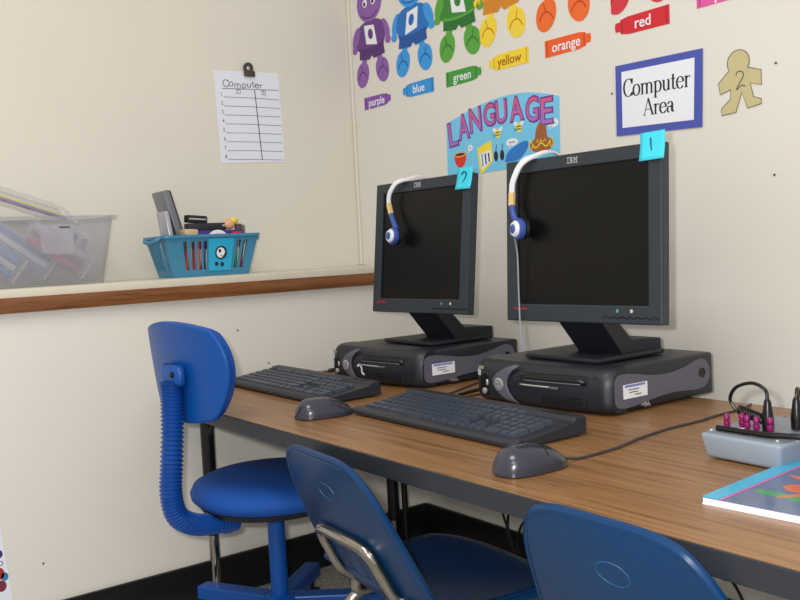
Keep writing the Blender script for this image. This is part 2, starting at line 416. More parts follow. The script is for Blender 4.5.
    for bx, bz, rx, ry in ((.727, 1.147, .022, .010), (.874, 1.176, .018, .011), (.563, 1.152, .010, .008)):
        b = MB(); b.poly(ell(bx-ox, bz-oz, rx, ry), .0008, .0012, WHITE); b.poly([(bx-ox-.008, bz-oz-.006), (bx-ox, bz-oz-.006), (bx-ox-.012, bz-oz-.016)], .0008, .0012, WHITE)
        b.ribbon([(bx-ox-rx*.5, bz-oz), (bx-ox+rx*.5, bz-oz)], .0022, .0012, .0015, PENCIL); b.build('speech_bubble', t)
    b = MB(); b.poly(c2([(.697-ox, 1.098-oz), (.715-ox, 1.126-oz), (.775-ox, 1.145-oz), (.785-ox, 1.128-oz), (.75-ox, 1.10-oz), (.697-ox, 1.098-oz)]), .0008, .0012, solid('poster_deep_blue', (40, 120, 200))); b.build('wave_picture', t)
    for bx, bz in ((.664, 1.118), (.688, 1.118)):
        b = MB(); b.poly(ell(bx-ox, bz-oz, .008, .014, 16), .0008, .0012, dk); b.ribbon([(bx-ox, bz-oz+.01), (bx-ox+.004, bz-oz+.03)], .002, .0008, .0012, dk); b.build('note_picture', t)
language_poster()

# ---------------------------------------------------------------- stroke lettering
def glyphs():
    G = {}
    G['C'] = (.74, [arc(.40, .5, .36, .49, 42, 318, 26), [(.68, .70), (.70, .98)], [(.70, .04), (.69, .22)]])
    G['o'] = (.62, [arc(.31, .31, .25, .31, 0, 360, 26)])
    G['m'] = (1.02, [[(.16, .60), (.16, .02)], [(.52, .44), (.52, .02)], [(.88, .44), (.88, .02)], arc(.34, .40, .18, .2, 165, 0, 10), arc(.70, .40, .18, .2, 165, 0, 10), [(.02, .56), (.16, .60)]]+[[(x-.1, .015), (x+.1, .015)] for x in (.16, .52, .88)])
    G['p'] = (.66, [[(.16, .60), (.16, -.28)], arc(.34, .31, .24, .30, 140, -140, 18), [(.02, .56), (.16, .60)], [(.04, -.27), (.30, -.27)]])
    G['u'] = (.66, [[(.14, .58), (.14, .2)], arc(.31, .2, .17, .19, 180, 330, 10), [(.50, .58), (.50, .04)], [(.01, .58), (.14, .58)], [(.37, .58), (.50, .58)], [(.50, .03), (.63, .05)]])
    G['t'] = (.40, [[(.17, .82), (.17, .14)], arc(.28, .14, .11, .12, 180, 330, 8), [(.0, .585), (.34, .585)]])
    G['e'] = (.58, [arc(.29, .31, .24, .31, 5, 325, 22), [(.06, .35), (.53, .35)]])
    G['r'] = (.46, [[(.15, .60), (.15, .02)], arc(.33, .38, .18, .2, 165, 55, 8), [(.02, .56), (.15, .60)], [(.03, .015), (.28, .015)], [(.40, .52), (.44, .50)]])
    G['A'] = (.82, [[(.06, .02), (.40, 1.0)], [(.38, 1.0), (.74, .02)], [(.18, .34), (.60, .34)], [(-.02, .015), (.17, .015)], [(.60, .015), (.84, .015)]])
    G['a'] = (.56, [arc(.22, .17, .18, .17, -40, 260, 14), [(.42, .44), (.42, .10)], arc(.26, .44, .16, .17, 0, 165, 10), arc(.49, .10, .07, .08, 180, 330, 6), [(.36, .36), (.16, .31)]])
    G['1'] = (.4, [[(.2, .95), (.2, .02)]]); G['2'] = (.6, [c2([(.08, .76), (.28, .98), (.5, .78), (.36, .42), (.06, .04)]), [(.06, .04), (.56, .06)]])
    return G
GL = glyphs()
def stroke_text(b, s, x, y, h, m, z, thick, thin, jitter=0, wscale=1, rot=0, hand=False):
    """pen-drawn lettering: a nib, wide across upright strokes and narrow across level ones"""
    total = sum(GL[c][0] for c in s)*h*wscale; cx = x-total/2
    for c in s:
        adv, st = GL[c]; dy = random.uniform(-jitter, jitter)
        for p in st:
            if hand and len(p) == 2 and abs(p[0][1]-p[1][1]) < .06 and c not in 'te': continue
            P = [(cx+a*h*wscale, y+e*h+dy) for a, e in p]; W = []
            for i in range(len(P)):
                a, e = P[max(i-1, 0)], P[min(i+1, len(P)-1)]; d = math.hypot(e[0]-a[0], e[1]-a[1]) or 1
                v = abs(e[1]-a[1])/d
                if c == 'A' and p is st[0]: v *= .2
                W.append(thin+(thick-thin)*v**1.5)
            b.ribbon(P, W, z, z+.0003, m)
        cx += adv*h*wscale

t = thing('computer_area_sign', 'white sign reading Computer Area with a blue border', 'sign', M=on_right(1.187, 1.192, d=.0018, tilt=-.035))
b = MB(); b.poly([(-.113, -.079), (.113, -.081), (.114, .0805), (-.115, .0795)], 0, .0012, SIGNB); b.build('border', t)
b = MB(); b.poly([(-.095, -.062), (.093, -.064), (.095, .0645), (-.097, .0635)], .0012, .0018, WHITE); b.build('paper', t)
b = MB(); stroke_text(b, 'Computer', -.003, .006, .040, INK, .0018, .0048, .0015, wscale=.86)
stroke_text(b, 'Area', .004, -.041, .037, INK, .0018, .0048, .0015, wscale=.90); b.build('lettering', t)

mo = [(1.3585, 1.2075), (1.3374, 1.1893), (1.3411, 1.1662), (1.3652, 1.1726), (1.3646, 1.1538), (1.3432, 1.1374), (1.3427, 1.1236), (1.3754, 1.1253), (1.3897, 1.1639), (1.4015, 1.1297), (1.432, 1.1345), (1.4316, 1.1441), (1.415, 1.1506), (1.4088, 1.1786), (1.4331, 1.1711), (1.4326, 1.2003), (1.4041, 1.2108)]
cx, cz = 1.3835, 1.224
mo = [(a-cx, c-cz) for a, c in mo]+arc(0, 0, .0245, .0245, -33, 214, 22)
t = thing('cutout_picture', 'beige paper person cutout with a handwritten 2, beside the computer sign', 'paper cutout', M=on_right(cx, cz))
b = MB(); b.poly(mo, 0, .0009, solid('cutout_beige', (196, 184, 138), .7)); b.build('cutout', t)
b = MB(); b.ribbon(mo+[mo[0]], .0016, .0009, .0012, PENCIL); b.build('outline', t)
b = MB(); b.ribbon(c2([(-.006, -.026), (-.002, -.019), (.008, -.020), (.010, -.030), (-.004, -.050), (-.003, -.053), (.006, -.047), (.015, -.050)]), .0022, .0009, .0012, PENCIL); b.build('numeral', t)

# handwritten chart on the upper left wall
t = thing('sign_in_chart', 'white handwritten chart headed Computer, clipped to the cream wall above the teal basket', 'chart', M=on_left(-.3775, 1.3, tilt=.015))
b = MB(); b.poly([(-.108, .134), (.107, .138), (.109, -.132), (-.105, -.136)], 0, .0008, PAPER); b.build('sheet', t)
b = MB(); stroke_text(b, 'Computer', -.016, .089, .020, INK, .0008, .0022, .0018, jitter=.003, wscale=1.28, hand=True); b.build('heading', t)
b = MB()
b.ribbon([(-.085, .083), (.104, .086)], .0018, .0008, .0011, PENCIL)
for k in range(8): b.ribbon([(-.082, .058-.0262*k), (0, .0588-.0262*k), (.104, .0572-.0262*k)], .0015, .0008, .0011, PENCIL)
b.build('ruled_lines', t)
b = MB(); b.ribbon([(.022, .083), (.027, -.03), (.031, -.126)], .0026, .0008, .0011, INK); b.build('column_line', t)
b = MB()
for k in range(8): b.text(str(k+1), .016, INK, (-.088, .066-.0262*k), .0008, sx=.8)
b.build('row_numbers', t)
b = MB()
for x, n in ((-.032, '1'), (.052, '2')):
    b.ribbon([(x-.006, .082), (x+.006, .082), (x+.006, .070), (x-.006, .070), (x-.006, .082)], .0016, .0008, .0011, INK); b.text(n, .011, INK, (x, .076), .0008)
b.build('boxed_numerals', t)
t = thing('bulldog_clip', 'dark metal spring clip gripping the top of the handwritten chart', 'clip', M=on_left(-.375, 1.436))
CLIPM = mat('clip_metal', (92, 84, 78), .3, metal=.8)
b = MB(); b.rbox((.002, -.006, .005), (.036, .018, .008), CLIPM, .003, 2); b.build('jaw', t)
b = MB(); b.ribbon(arc(-.002, .010, .011, .012, -60, 240, 18), .009, .004, .010, CLIPM); b.lathe([(.006, .003), (.006, .008), (.003, .0095)], SILVER, (-.002, .010, 0), res=16); b.build('grip', t)

# sheet of stickers low on the left wall, cut off by the frame
t = thing('sticker_poster', 'white poster with small purple and red prints, low on the cream wall', 'poster', M=on_left(-1.30, .24, LX, tilt=.085))
b = MB(); b.poly([(-.11, -.16), (.092, -.16), (.092, .13), (-.11, .13)], 0, .0008, PAPER); b.build('sheet', t)
for i, (x, y, c, r) in enumerate([(.076, .04, (70, 50, 110), .007), (.073, .018, (90, 90, 100), .006), (.079, -.002, (60, 40, 110), .008), (.072, -.046, (160, 40, 50), .012), (.083, -.056, (50, 120, 170), .008), (.073, -.075, (120, 40, 60), .011), (.04, .05, (60, 120, 170), .012), (.03, -.03, (150, 60, 80), .014), (-.02, .06, (80, 60, 130), .014), (-.02, -.05, (60, 130, 80), .014)]):
    b = MB(); b.poly(ell(x, y, r, r*1.2, 14), .0008, .0011, solid('print_%d' % i, c)); b.build('print', t)
b = MB(); b.text('AD', .016, INK, (.074, -.024), .0009); b.build('lettering', t)

# ---------------------------------------------------------------- table
TZ, TX0, TX1, TY0, TY1 = .562, .332, 2.55, -.865, -.143
TW = TX1-TX0
t = thing('table', 'long school table with brown wood laminate top and dark edge', 'table', loc=(1.441, -.504, 0))
L = lambda x, y, z: (x-1.441, y+.504, z)
w, d = TX1-TX0, TY1-TY0
b = MB(); b.poly(rrect(w-.006, d-.006, .082, 12), TZ-.026, TZ, LAMINATE); b.build('tabletop', t)
def ring(z0, z1, wo, do, ro, wi, di, ri):
    b = MB(); po, pi_ = rrect(wo, do, ro, 12), rrect(wi, di, ri, 12); n = len(po)
    vs = [(x, y, z0) for x, y in po]+[(x, y, z1) for x, y in po]+[(x, y, z1) for x, y in pi_]+[(x, y, z0) for x, y in pi_]
    fs = []
    for i in range(n):
        j = (i+1) % n
        fs += [(i, j, n+j, n+i), (n+i, n+j, 2*n+j, 2*n+i), (2*n+i, 2*n+j, 3*n+j, 3*n+i), (3*n+i, 3*n+j, j, i)]
    b.add(vs, fs, EDGE, False); return b
ring(TZ-.031, TZ-.0005, w, d, .085, w-.0065, d-.0065, .0817).build('edge_band', t, 'dark grey edge band', bevel(.002, 2))
for y in (TY0+.09, TY1-.09):
    b = MB(); b.box(L(1.441, y, TZ-.044), (w-.16, .03, .036), BLACKM); b.build('rail', t)
for x in (TX0+.1, TX1-.1):
    b = MB(); b.box(L(x, -.504, TZ-.044), (.03, d-.21, .034), BLACKM); b.build('crossbar', t)
for x, y in ((.405, -.757), (.420, -.222), (2.45, -.757), (2.45, -.222)):
    zi = .21 if y < -.5 else .13
    b = MB(); b.tube([L(x, y, zi), L(x, y, TZ-.027)], .0165, BLACKM, 14); lg = b.build('leg', t)
    b = MB(); b.tube([L(x, y, .016), L(x, y, zi+.002)], .0125, CHROME, 14); b.build('leg_insert', lg, 'chrome leg insert')
    b = MB(); b.lathe([(.014, 0), (.019, .003), (.019, .016), (.014, .02)], RUBBER, L(x, y, 0)); b.build('foot_cap', lg)
    s = 1 if x < 1 else -1
    b = MB(); b.tube([L(x+s*.004, y, TZ-.115), L(x+s*.075, y, TZ-.03)], .006, BLACKM, 8); b.build('brace', t)
for i, x in enumerate((.458, 2.41)):
    b = MB(); b.tube([L(x, -.21, .0), L(x, -.21, TZ-.03)], .0085, BLACKM, 10); b.build('folding_strut', t)

# ---------------------------------------------------------------- desktop computers
def desktop(loc, rz, label, mark):
    t = thing('desktop_computer', label, 'computer', loc, rz, 'black desktop computers under the monitors')
    W, D, H, z0 = .346, .310, .082, .004
    yf = -D/2-.028
    b = MB(); b.rbox((0, .008, z0+H/2), (W-.004, D-.016, H), PCB, .006, 3); b.build('case', t)
    # convex front bezel
    def bul(u):
        q = .032 if u < -.35 else .032*(1-((u+.35)/1.35)**2)
        return q-(.030*((-.80-u)/.20)**2.2 if u < -.80 else 0)-(.010*((u-.93)/.07)**2 if u > .93 else 0)
    n = 41; prof = [(-.014, 0), (-.005, .004), (-.001, .012), (0, .022), (0, H-.034), (-.002, H-.022), (-.007, H-.011), (-.014, H-.003), (-.024, H+.001)]
    rows = []
    for i in range(n):
        u = -1+2*i/(n-1); x = u*W/2; bulge = bul(u)
        rows.append([(x*(1+.0*k), yf+.028-bulge-(.0)+(-dy), z0+z) for k, (dy, z) in enumerate(prof)])
    b = MB(); b.grid(rows, PCB, flip=True)
    back = [[(r[0][0], yf+.04, r[0][2]), (r[-1][0], yf+.04, r[-1][2])] for r in rows]
    b.grid([[r[-1], (r[-1][0], yf+.075, z0+H+.001)] for r in rows], PCB, flip=True)
    b.grid([[(r[0][0], yf+.075, z0), r[0]] for r in rows], PCB, flip=True)
    for r in (rows[0], rows[-1]):
        b.add([(r[0][0], yf+.075, z0)]+r+[(r[-1][0], yf+.075, z0+H+.001)], [tuple(range(len(r)+2))], PCB)
    b.build('front_bezel', t)
    def fy(x, off=0): return yf+.028-bul(max(-1, min(1, x/(W/2))))-off
    def patch(name, pts, th, m, lab=None):
        """a plate of outline pts (x,z) laid on the curved front"""
        mb = MB(); k = len(pts); f_ = [(x, fy(x, th), z0+z) for x, z in pts]; g_ = [(x, fy(x, -.002), z0+z) for x, z in pts]
        mb.add(f_+g_, [tuple(range(k))]+[(i, k+i, k+(i+1) % k, (i+1) % k) for i in range(k)], m); return mb.build(name, t, lab)
    # grey shield: a column of strips so it follows the curve
    mb = MB(); zs = [.003, .012, .024, .036, .048, .060, .070, .079]
    lft = lambda z: -.030-.074*(1-((z-.040)/.042)**2)
    rgt = lambda z: -.020-.040*(1-((z-.040)/.042)**2)
    G = []
    for z in zs:
        a, c = lft(z), rgt(z); G.append([(a+(c-a)*k/6, fy(a+(c-a)*k/6, .0012+(-.004 if z in (.003, .079) else 0)), z0+z) for k in range(7)])
    mb.grid(G, PCG); mb.build('badge_panel', t, 'grey curved badge panel', lambda o: setattr(o.modifiers.new('t', 'SOLIDIFY'), 'thickness', .002))
    mb = MB(); rt = Matrix.Rotation(rad(90), 3, 'X'); cx = -.082
    mb.lathe([(.0125, 0), (.0125, .0016), (.0105, .0024)], SILVER, (cx, fy(cx, .0034), z0+.038), rt, 24)
    bd = mb.build('badge', t, 'round silver badge')
    mb = MB(); mb.M = Matrix.Translation((cx, fy(cx, .0060), z0+.038)) @ Matrix.Rotation(rad(90), 4, 'X')
    mb.ribbon(arc(0, 0, .0085, .0085, 0, 360, 24), .0012, 0, .0002, PCG)
    mb.text('DELL', .0062, PCG, (0, 0), 0, rot=.35, h=.0002); mb.build('badge_mark', bd)
    # left recess with power button
    patch('port_recess', [(-.140, .016), (-.118, .012), (-.116, .050), (-.130, .056), (-.140, .050)], .0004, PCD)
    mb = MB(); mb.lathe([(.006, 0), (.006, .003), (.004, .004)], SILVER, (-.128, fy(-.128, 0), z0+.020), rt, 16); mb.build('power_button', t, 'silver power button')
    mb = MB(); mb.rbox((-.120, fy(-.120, .0012), z0+.038), (.006, .003, .012), SILVER, .001, 1); mb.build('port', t)
    patch('windows_sticker', [(-.156, .050), (-.142, .050), (-.142, .062), (-.156, .062)], .0008, solid('pc_sticker_white', (206, 210, 226), .4))
    patch('processor_sticker', [(-.146, .064), (-.132, .064), (-.132, .070), (-.146, .070)], .0008, solid('pc_sticker_gold', (150, 150, 120), .4))
    # drives
    def strip(name, x0, x1, z, h, m, th=.0012):
        mb = MB(); k = 8; G = [[(x0+(x1-x0)*i/k, fy(x0+(x1-x0)*i/k, th), z0+z+s) for i in range(k+1)] for s in (-h/2, h/2)]
        mb.grid(G, m); return mb.build(name, t, None, lambda o: setattr(o.modifiers.new('t', 'SOLIDIFY'), 'thickness', .0014))
    strip('optical_drive', -.022, .128, .056, .011, PCD, .0004)
    strip('drive_tray', -.016, .118, .0525, .0025, PCG, .0014)
    strip('floppy_slot', -.024, .068, .043, .003, SILVER, .0016)
    strip('drive_button', .050, .070, .042, .005, PCG, .0018)
    strip('vent_line', -.010, .150, .068, .0014, PCD, .0012)
    for k in range(4): strip('vent_line', .03, .13, .012+.005*k, .0014, PCD, .0004)
    if mark:
        mb = MB(); mb.M = Matrix.Translation((-.02, fy(-.02, .0008), z0+.030)) @ Matrix.Rotation(rad(90), 4, 'X')
        mb.ribbon(c2([(-.016, .008), (-.006, .012), (.002, .006), (.004, -.006), (.014, -.010)]), .005, 0, .0004, WHITE); mb.build('torn_label', t, 'white torn label scrap')
    # hourglass plate on the right-hand side
    xs = W/2-.002
    def sp(a): y = -D/2+.014+a*(D-.028); return y
    top = [(0, .058), (.03, .068), (.10, .070), (.22, .066), (.40, .058), (.58, .057), (.74, .064), (.88, .073), (.96, .068), (1, .052)]
    bot = [(1, .034), (.96, .020), (.88, .014), (.74, .016), (.58, .018), (.40, .015), (.22, .009), (.10, .007), (.03, .010), (0, .020)]
    pts = c2(top, 3)+c2(bot, 3)
    mb = MB(); k = len(pts); mb.add([(xs+.0022, sp(a), z0+z) for a, z in pts]+[(xs-.002, sp(a), z0+z) for a, z in pts], [tuple(range(k))]+[(i, k+i, k+(i+1) % k, (i+1) % k) for i in range(k)], PCG)
    mb.build('side_panel', t, 'grey hourglass side plate')
    ry = Matrix.Rotation(rad(90), 3, 'Y')
    mb = MB(); mb.lathe([(.0095, 0), (.0095, .0012), (.007, .0004)], PCD, (xs+.0022, sp(.91), z0+.045), ry, 20); mb.build('release_button', t, 'dark round release button')
    mb = MB(); mb.box((xs+.0028, sp(.20), z0+.037), (.0014, .066, .026), WHITE); st = mb.build('asset_sticker', t, 'white asset sticker')
    mb = MB(); mb.box((xs+.0038, sp(.20)-.002, z0+.047), (.0006, .056, .004), solid('sticker_blue', (110, 130, 190))); mb.build('sticker_stripe', st)
    mb = MB()
    for k in range(3): mb.box((xs+.0038, sp(.20)-.006+.012*(k == 2), z0+.040-.005*k), (.0006, .030-.006*k, .0016), PENCIL)
    mb.build('sticker_print', st)
    mb = MB(); mb.M = Matrix.Translation((xs+.0014, sp(.30), z0+.0095)) @ Matrix.Rotation(rad(90), 4, 'Z') @ Matrix.Rotation(rad(90), 4, 'X')
    mb.text('DELL', .011, SILVER, (0, 0), 0, bold=.0003, h=.0003); mb.text('OPTIPLEX', .0045, SILVER, (.006, -.006), 0, h=.0003); mb.build('maker_lettering', t)
    for sx in (-1, 1):
        for sy in (-1, 1):
            mb = MB(); mb.lathe([(.008, 0), (.009, .005)], RUBBER, (sx*.14, sy*.105, 0), res=14); mb.build('foot', t)
    return t
PC2 = desktop((1.196, -.250, TZ), rad(-1), 'black desktop computer with grey side plate, standing nearer the jack box', False)
PC1 = desktop((.657, -.263, TZ), rad(-1), 'black desktop computer with a torn white label scrap on its front', True)

# ---------------------------------------------------------------- monitors
IBM = {'I': ['111', '010', '010', '010', '010', '111'], 'B': ['11110', '01011', '01110', '01011', '01011', '11110'], 'M': ['1100011', '0110110', '0111110', '0101010', '0100010', '1110111']}
def monitor(pos, yaw, tilt, label, base, W=.36, H=.32):
    """pos: middle of the bezel front; base: (x,y,z) of the foot on the computer, in world"""
    t = thing('monitor', label, 'monitor', base, 0, 'black flat monitors')
    M = Matrix.Translation(Vector(pos)-Vector(base)) @ Matrix.Rotation(yaw, 4, 'Z') @ Matrix.Rotation(-tilt, 4, 'X')
    bw, bt, bb = .028, .026, .034
    # bezel ring, in the monitor frame (x right, y back, z up)
    b = MB(); b.M = M
    o = [(-W/2, -H/2), (W/2, -H/2), (W/2, H/2), (-W/2, H/2)]; i_ = [(-W/2+bw, -H/2+bb), (W/2-bw, -H/2+bb), (W/2-bw, H/2-bt), (-W/2+bw, H/2-bt)]
    vs = [(x, 0, z) for x, z in o]+[(x, 0, z) for x, z in i_]+[(x, .006, z) for x, z in i_]+[(x, .022, z) for x, z in o]
    fs = []
    for k in range(4):
        j = (k+1) % 4
        fs += [(k, j, 4+j, 4+k), (4+k, 4+j, 8+j, 8+k), (j, k, 12+k, 12+j)]
    b.add(vs, fs, MON); b.build('bezel', t, None, bevel(.0025, 2))
    b = MB(); b.M = M; b.box((0, .007, (bb-bt)/2), (W-2*bw+.004, .004, H-bb-bt+.004), SCREEN); b.build('screen', t, 'dark switched-off screen')
    b = MB(); b.M = M; b.rbox((0, .0155, 0), (W-.008, .014, H-.008), MOND, .004, 2)
    b.rbox((0, .035, -.01), (W*.72, .04, H*.74), MOND, .015, 3); b.build('back_housing', t)
    b = MB(); b.M = M @ Matrix.Translation((-.012, -.0002, H/2-bt/2)) @ Matrix.Rotation(rad(90), 4, 'X')
    s = .00118; x = -.0125
    for ch in 'IBM':
        rows = IBM[ch]
        for r, row in enumerate(rows):
            k = 0
            while k < len(row):
                if row[k] == '1':
                    e = k
                    while e < len(row) and row[e] == '1': e += 1
                    x0, x1 = x+k*s*1.25, x+e*s*1.25; y1 = (3-r)*s*1.7
                    b.poly([(x0, y1-s*1.25), (x1, y1-s*1.25), (x1, y1), (x0, y1)], 0, .0006, SILVER); k = e
                else: k += 1
        x += len(rows[0])*s*1.25+s*1.1
    b.build('maker_logo', t)
    F = M @ Matrix.Translation((0, -.0002, 0)) @ Matrix.Rotation(rad(90), 4, 'X')
    b = MB(); b.M = F
    b.ribbon(c2([(.055+.0085*k, -H/2+.0115+(.0022 if k % 2 else -.0012)) for k in range(15)], 4), .0022, 0, .0008, PCD); b.build('button_row', t)
    for x, c in ((.088, (70, 150, 150)), (.118, (190, 190, 170))):
        b = MB(); b.M = F; b.poly(ell(x, -H/2+.024, .003, .0035, 12), 0, .0007, solid('indicator_%d' % c[0], c)); b.build('indicator', t)
    b = MB(); b.M = F; b.text('ThinkVision', .0075, solid('label_red', (150, 34, 40)), (-W/2+.036, -H/2+.025), 0, h=.0004); b.build('model_lettering', t, 'small red lettering')
    # neck: leaning plate from under the screen back down to the foot
    top = M @ Vector((-.034, .018, -H/2+.016))
    nw, th = .112, .040
    yb = .030
    b = MB(); pr = [(top.y, top.z+.012), (top.y+th, top.z+.014), (top.y+.09+th*.55, .035), (yb+.085, .030), (yb+.085, .004), (top.y+.085, .004), (top.y+.085, .006)]
    k = len(pr); xa, xc = top.x-nw/2, top.x+nw/2
    b.add([(xa, y, z) for y, z in pr]+[(xc, y, z) for y, z in pr], [tuple(range(k-1, -1, -1)), tuple(range(k, 2*k))]+[(i, (i+1) % k, k+(i+1) % k, k+i) for i in range(k)], MOND)
    b.build('neck', t, None, bevel(.003, 2))
    b = MB(); b.rbox((-.010, .008, .005), (.192, .200, .010), MOND, .004, 2); b.build('base', t)
    return t, M
CT = TZ+.087
MON2, M2 = monitor((1.276, -.374, .888), .076, .056, 'black monitor with a cyan sticky note numbered 1', (1.226, -.280, CT+.001))
MON1, M1 = monitor((.745, -.340, .889), .045, .110, 'black monitor with a cyan sticky note numbered 2', (.690, -.250, CT+.001), W=.346)
W2 = Matrix.Translation((1.226, -.280, CT+.001)) @ M2; W1 = Matrix.Translation((.690, -.250, CT+.001)) @ M1

def note(W, x, z, tilt, digit, label):
    t = thing('sticky_note', label, 'sticky note', M=W @ Matrix.Translation((x, -.0006, z)) @ Matrix.Rotation(rad(90), 4, 'X') @ Matrix.Rotation(tilt, 4, 'Z'))
    b = MB(); s = .0248; G = [[(-s+2*s*i/6, s-2*s*j/6, .0006+.006*(j/6)**2.5) for i in range(7)] for j in range(7)]
    b.grid(G, CYAN, flip=True); b.build('paper', t, None, lambda o: setattr(o.modifiers.new('t', 'SOLIDIFY'), 'thickness', .0005))
    b = MB()
    if digit == '1': b.ribbon([(-.003, .014), (-.0025, 0), (.0, -.013)], .0022, .0022, .0034, NOTEINK)
    else: b.ribbon(c2([(-.009, .008), (-.003, .015), (.006, .011), (.002, -.002), (-.009, -.014), (.0, -.014), (.010, -.013)]), .0024, .0022, .0036, NOTEINK)
    b.build('numeral', t)
note(W2, .163, .153, .02, '1', 'cyan sticky note marked 1 on the monitor corner just under the computer sign')
note(W1, .153, .147, -.02, '2', 'cyan sticky note marked 2 on the monitor corner in front of the language poster')

# ---------------------------------------------------------------- headsets hung over the monitors
def headset(W, P, cup, label, cord, rear=.085):
    """P: band points in the monitor frame (x, out, z)"""
    t = thing('headset', label, 'headset', M=W)
    pts = [Vector((x, -o, z)) for x, o, z in P]
    topv = pts[0]
    back = [Vector((topv.x+.012, rear*.45, topv.z+.012)), Vector((topv.x+.006, rear, topv.z-.010)), Vector((topv.x-.03, rear+.01, topv.z-.055))]
    band = catmull(list(reversed(back))+pts[:4], 8)
    def flat(name, C, w, th, m):
        b = MB(); A = []
        for i, p in enumerate(C):
            tg = (C[min(i+1, len(C)-1)]-C[max(i-1, 0)]).normalized()
            s_ = tg.cross(Vector((0, 1, 0)));
            if s_.length < .35: s_ = tg.cross(Vector((1, 0, 0)))
            s_ = Vector((1, 0, -.25))-tg*Vector((1, 0, -.25)).dot(tg); s_.normalize(); n_ = s_.cross(tg).normalized()
            A.append([p+s_*w/2+n_*th/2, p-s_*w/2+n_*th/2, p-s_*w/2-n_*th/2, p+s_*w/2-n_*th/2])
        k = len(A); vs = [v for r in A for v in r]
        b.add(vs, [(i*4+j, (i+1)*4+j, (i+1)*4+(j+1) % 4, i*4+(j+1) % 4) for i in range(k-1) for j in range(4)]+[(0, 1, 2, 3), ((k-1)*4+3, (k-1)*4+2, (k-1)*4+1, (k-1)*4)], m, True)
        return b.build(name, t)
    flat('headband', band, .0125, .0035, HWHITE)
    flat('slider', catmull(pts[3:5], 4), .0125, .006, HTAN)
    b = MB(); b.tube(catmull(pts[4:], 8), [.0065]*len(catmull(pts[4:], 8)), HBLUE, 10); b.build('arm', t)
    C = Vector((cup[0], -cup[1], cup[2])); R = Matrix.Rotation(cup[3], 3, 'Z') @ Matrix.Rotation(rad(90), 3, 'X')
    b = MB(); b.lathe([(.012, -.012), (.0205, -.010), (.022, -.004), (.020, .001), (.013, .002)], HBLUE, C, R, 24); cp = b.build('ear_cup', t)
    b = MB(); b.lathe([(.0155, .000), (.0165, .004), (.0135, .008), (.0105, .0085)], HWHITE, C, R, 24); b.build('cup_ring', cp)
    b = MB(); b.lathe([(.0105, .004), (.0085, .0105), (.004, .0115)], HBLUE, C, R, 20); b.build('cup_cap', cp)
    b = MB(); b.lathe([(.018, -.021), (.021, -.018), (.020, -.012)], RUBBER, C, R, 24); b.build('ear_cushion', t)
    C2 = Vector((topv.x-.03, rear+.028, topv.z-.075))
    b = MB(); b.lathe([(.012, -.012), (.0205, -.010), (.022, -.004), (.018, .004)], HBLUE, C2, Matrix.Rotation(rad(-90), 3, 'X'), 24); b.build('ear_cup', t)
    if cord:
        b = MB(); b.tube(catmull(cord, 8), .0016, HCORD, 6); b.build('cord', t)
    return t
def loc(W, p): return W.inverted() @ Vector(p)
headset(W2, [(-.105, .004, .164), (-.128, .014, .150), (-.146, .017, .118), (-.150, .016, .096), (-.151, .016, .070), (-.142, .018, .046), (-.128, .022, .036)],
        (-.126, .030, .022, -.35), 'blue and white headset hung over the monitor with note 1, its cord hanging straight down',
        [(-.136, -.026, .008), (-.140, -.012, -.03), (-.141, -.008, -.10), (-.140, -.006, -.155), (-.139, -.004, -.19), (-.138, .0, -.222)])
headset(W1, [(-.052, .004, .163), (-.078, .014, .155), (-.098, .017, .130), (-.101, .016, .106), (-.090, .016, .080), (-.074, .018, .056), (-.058, .022, .042)],
        (-.066, .032, .024, -.15), 'blue and white headset hung over the monitor with note 2', None)

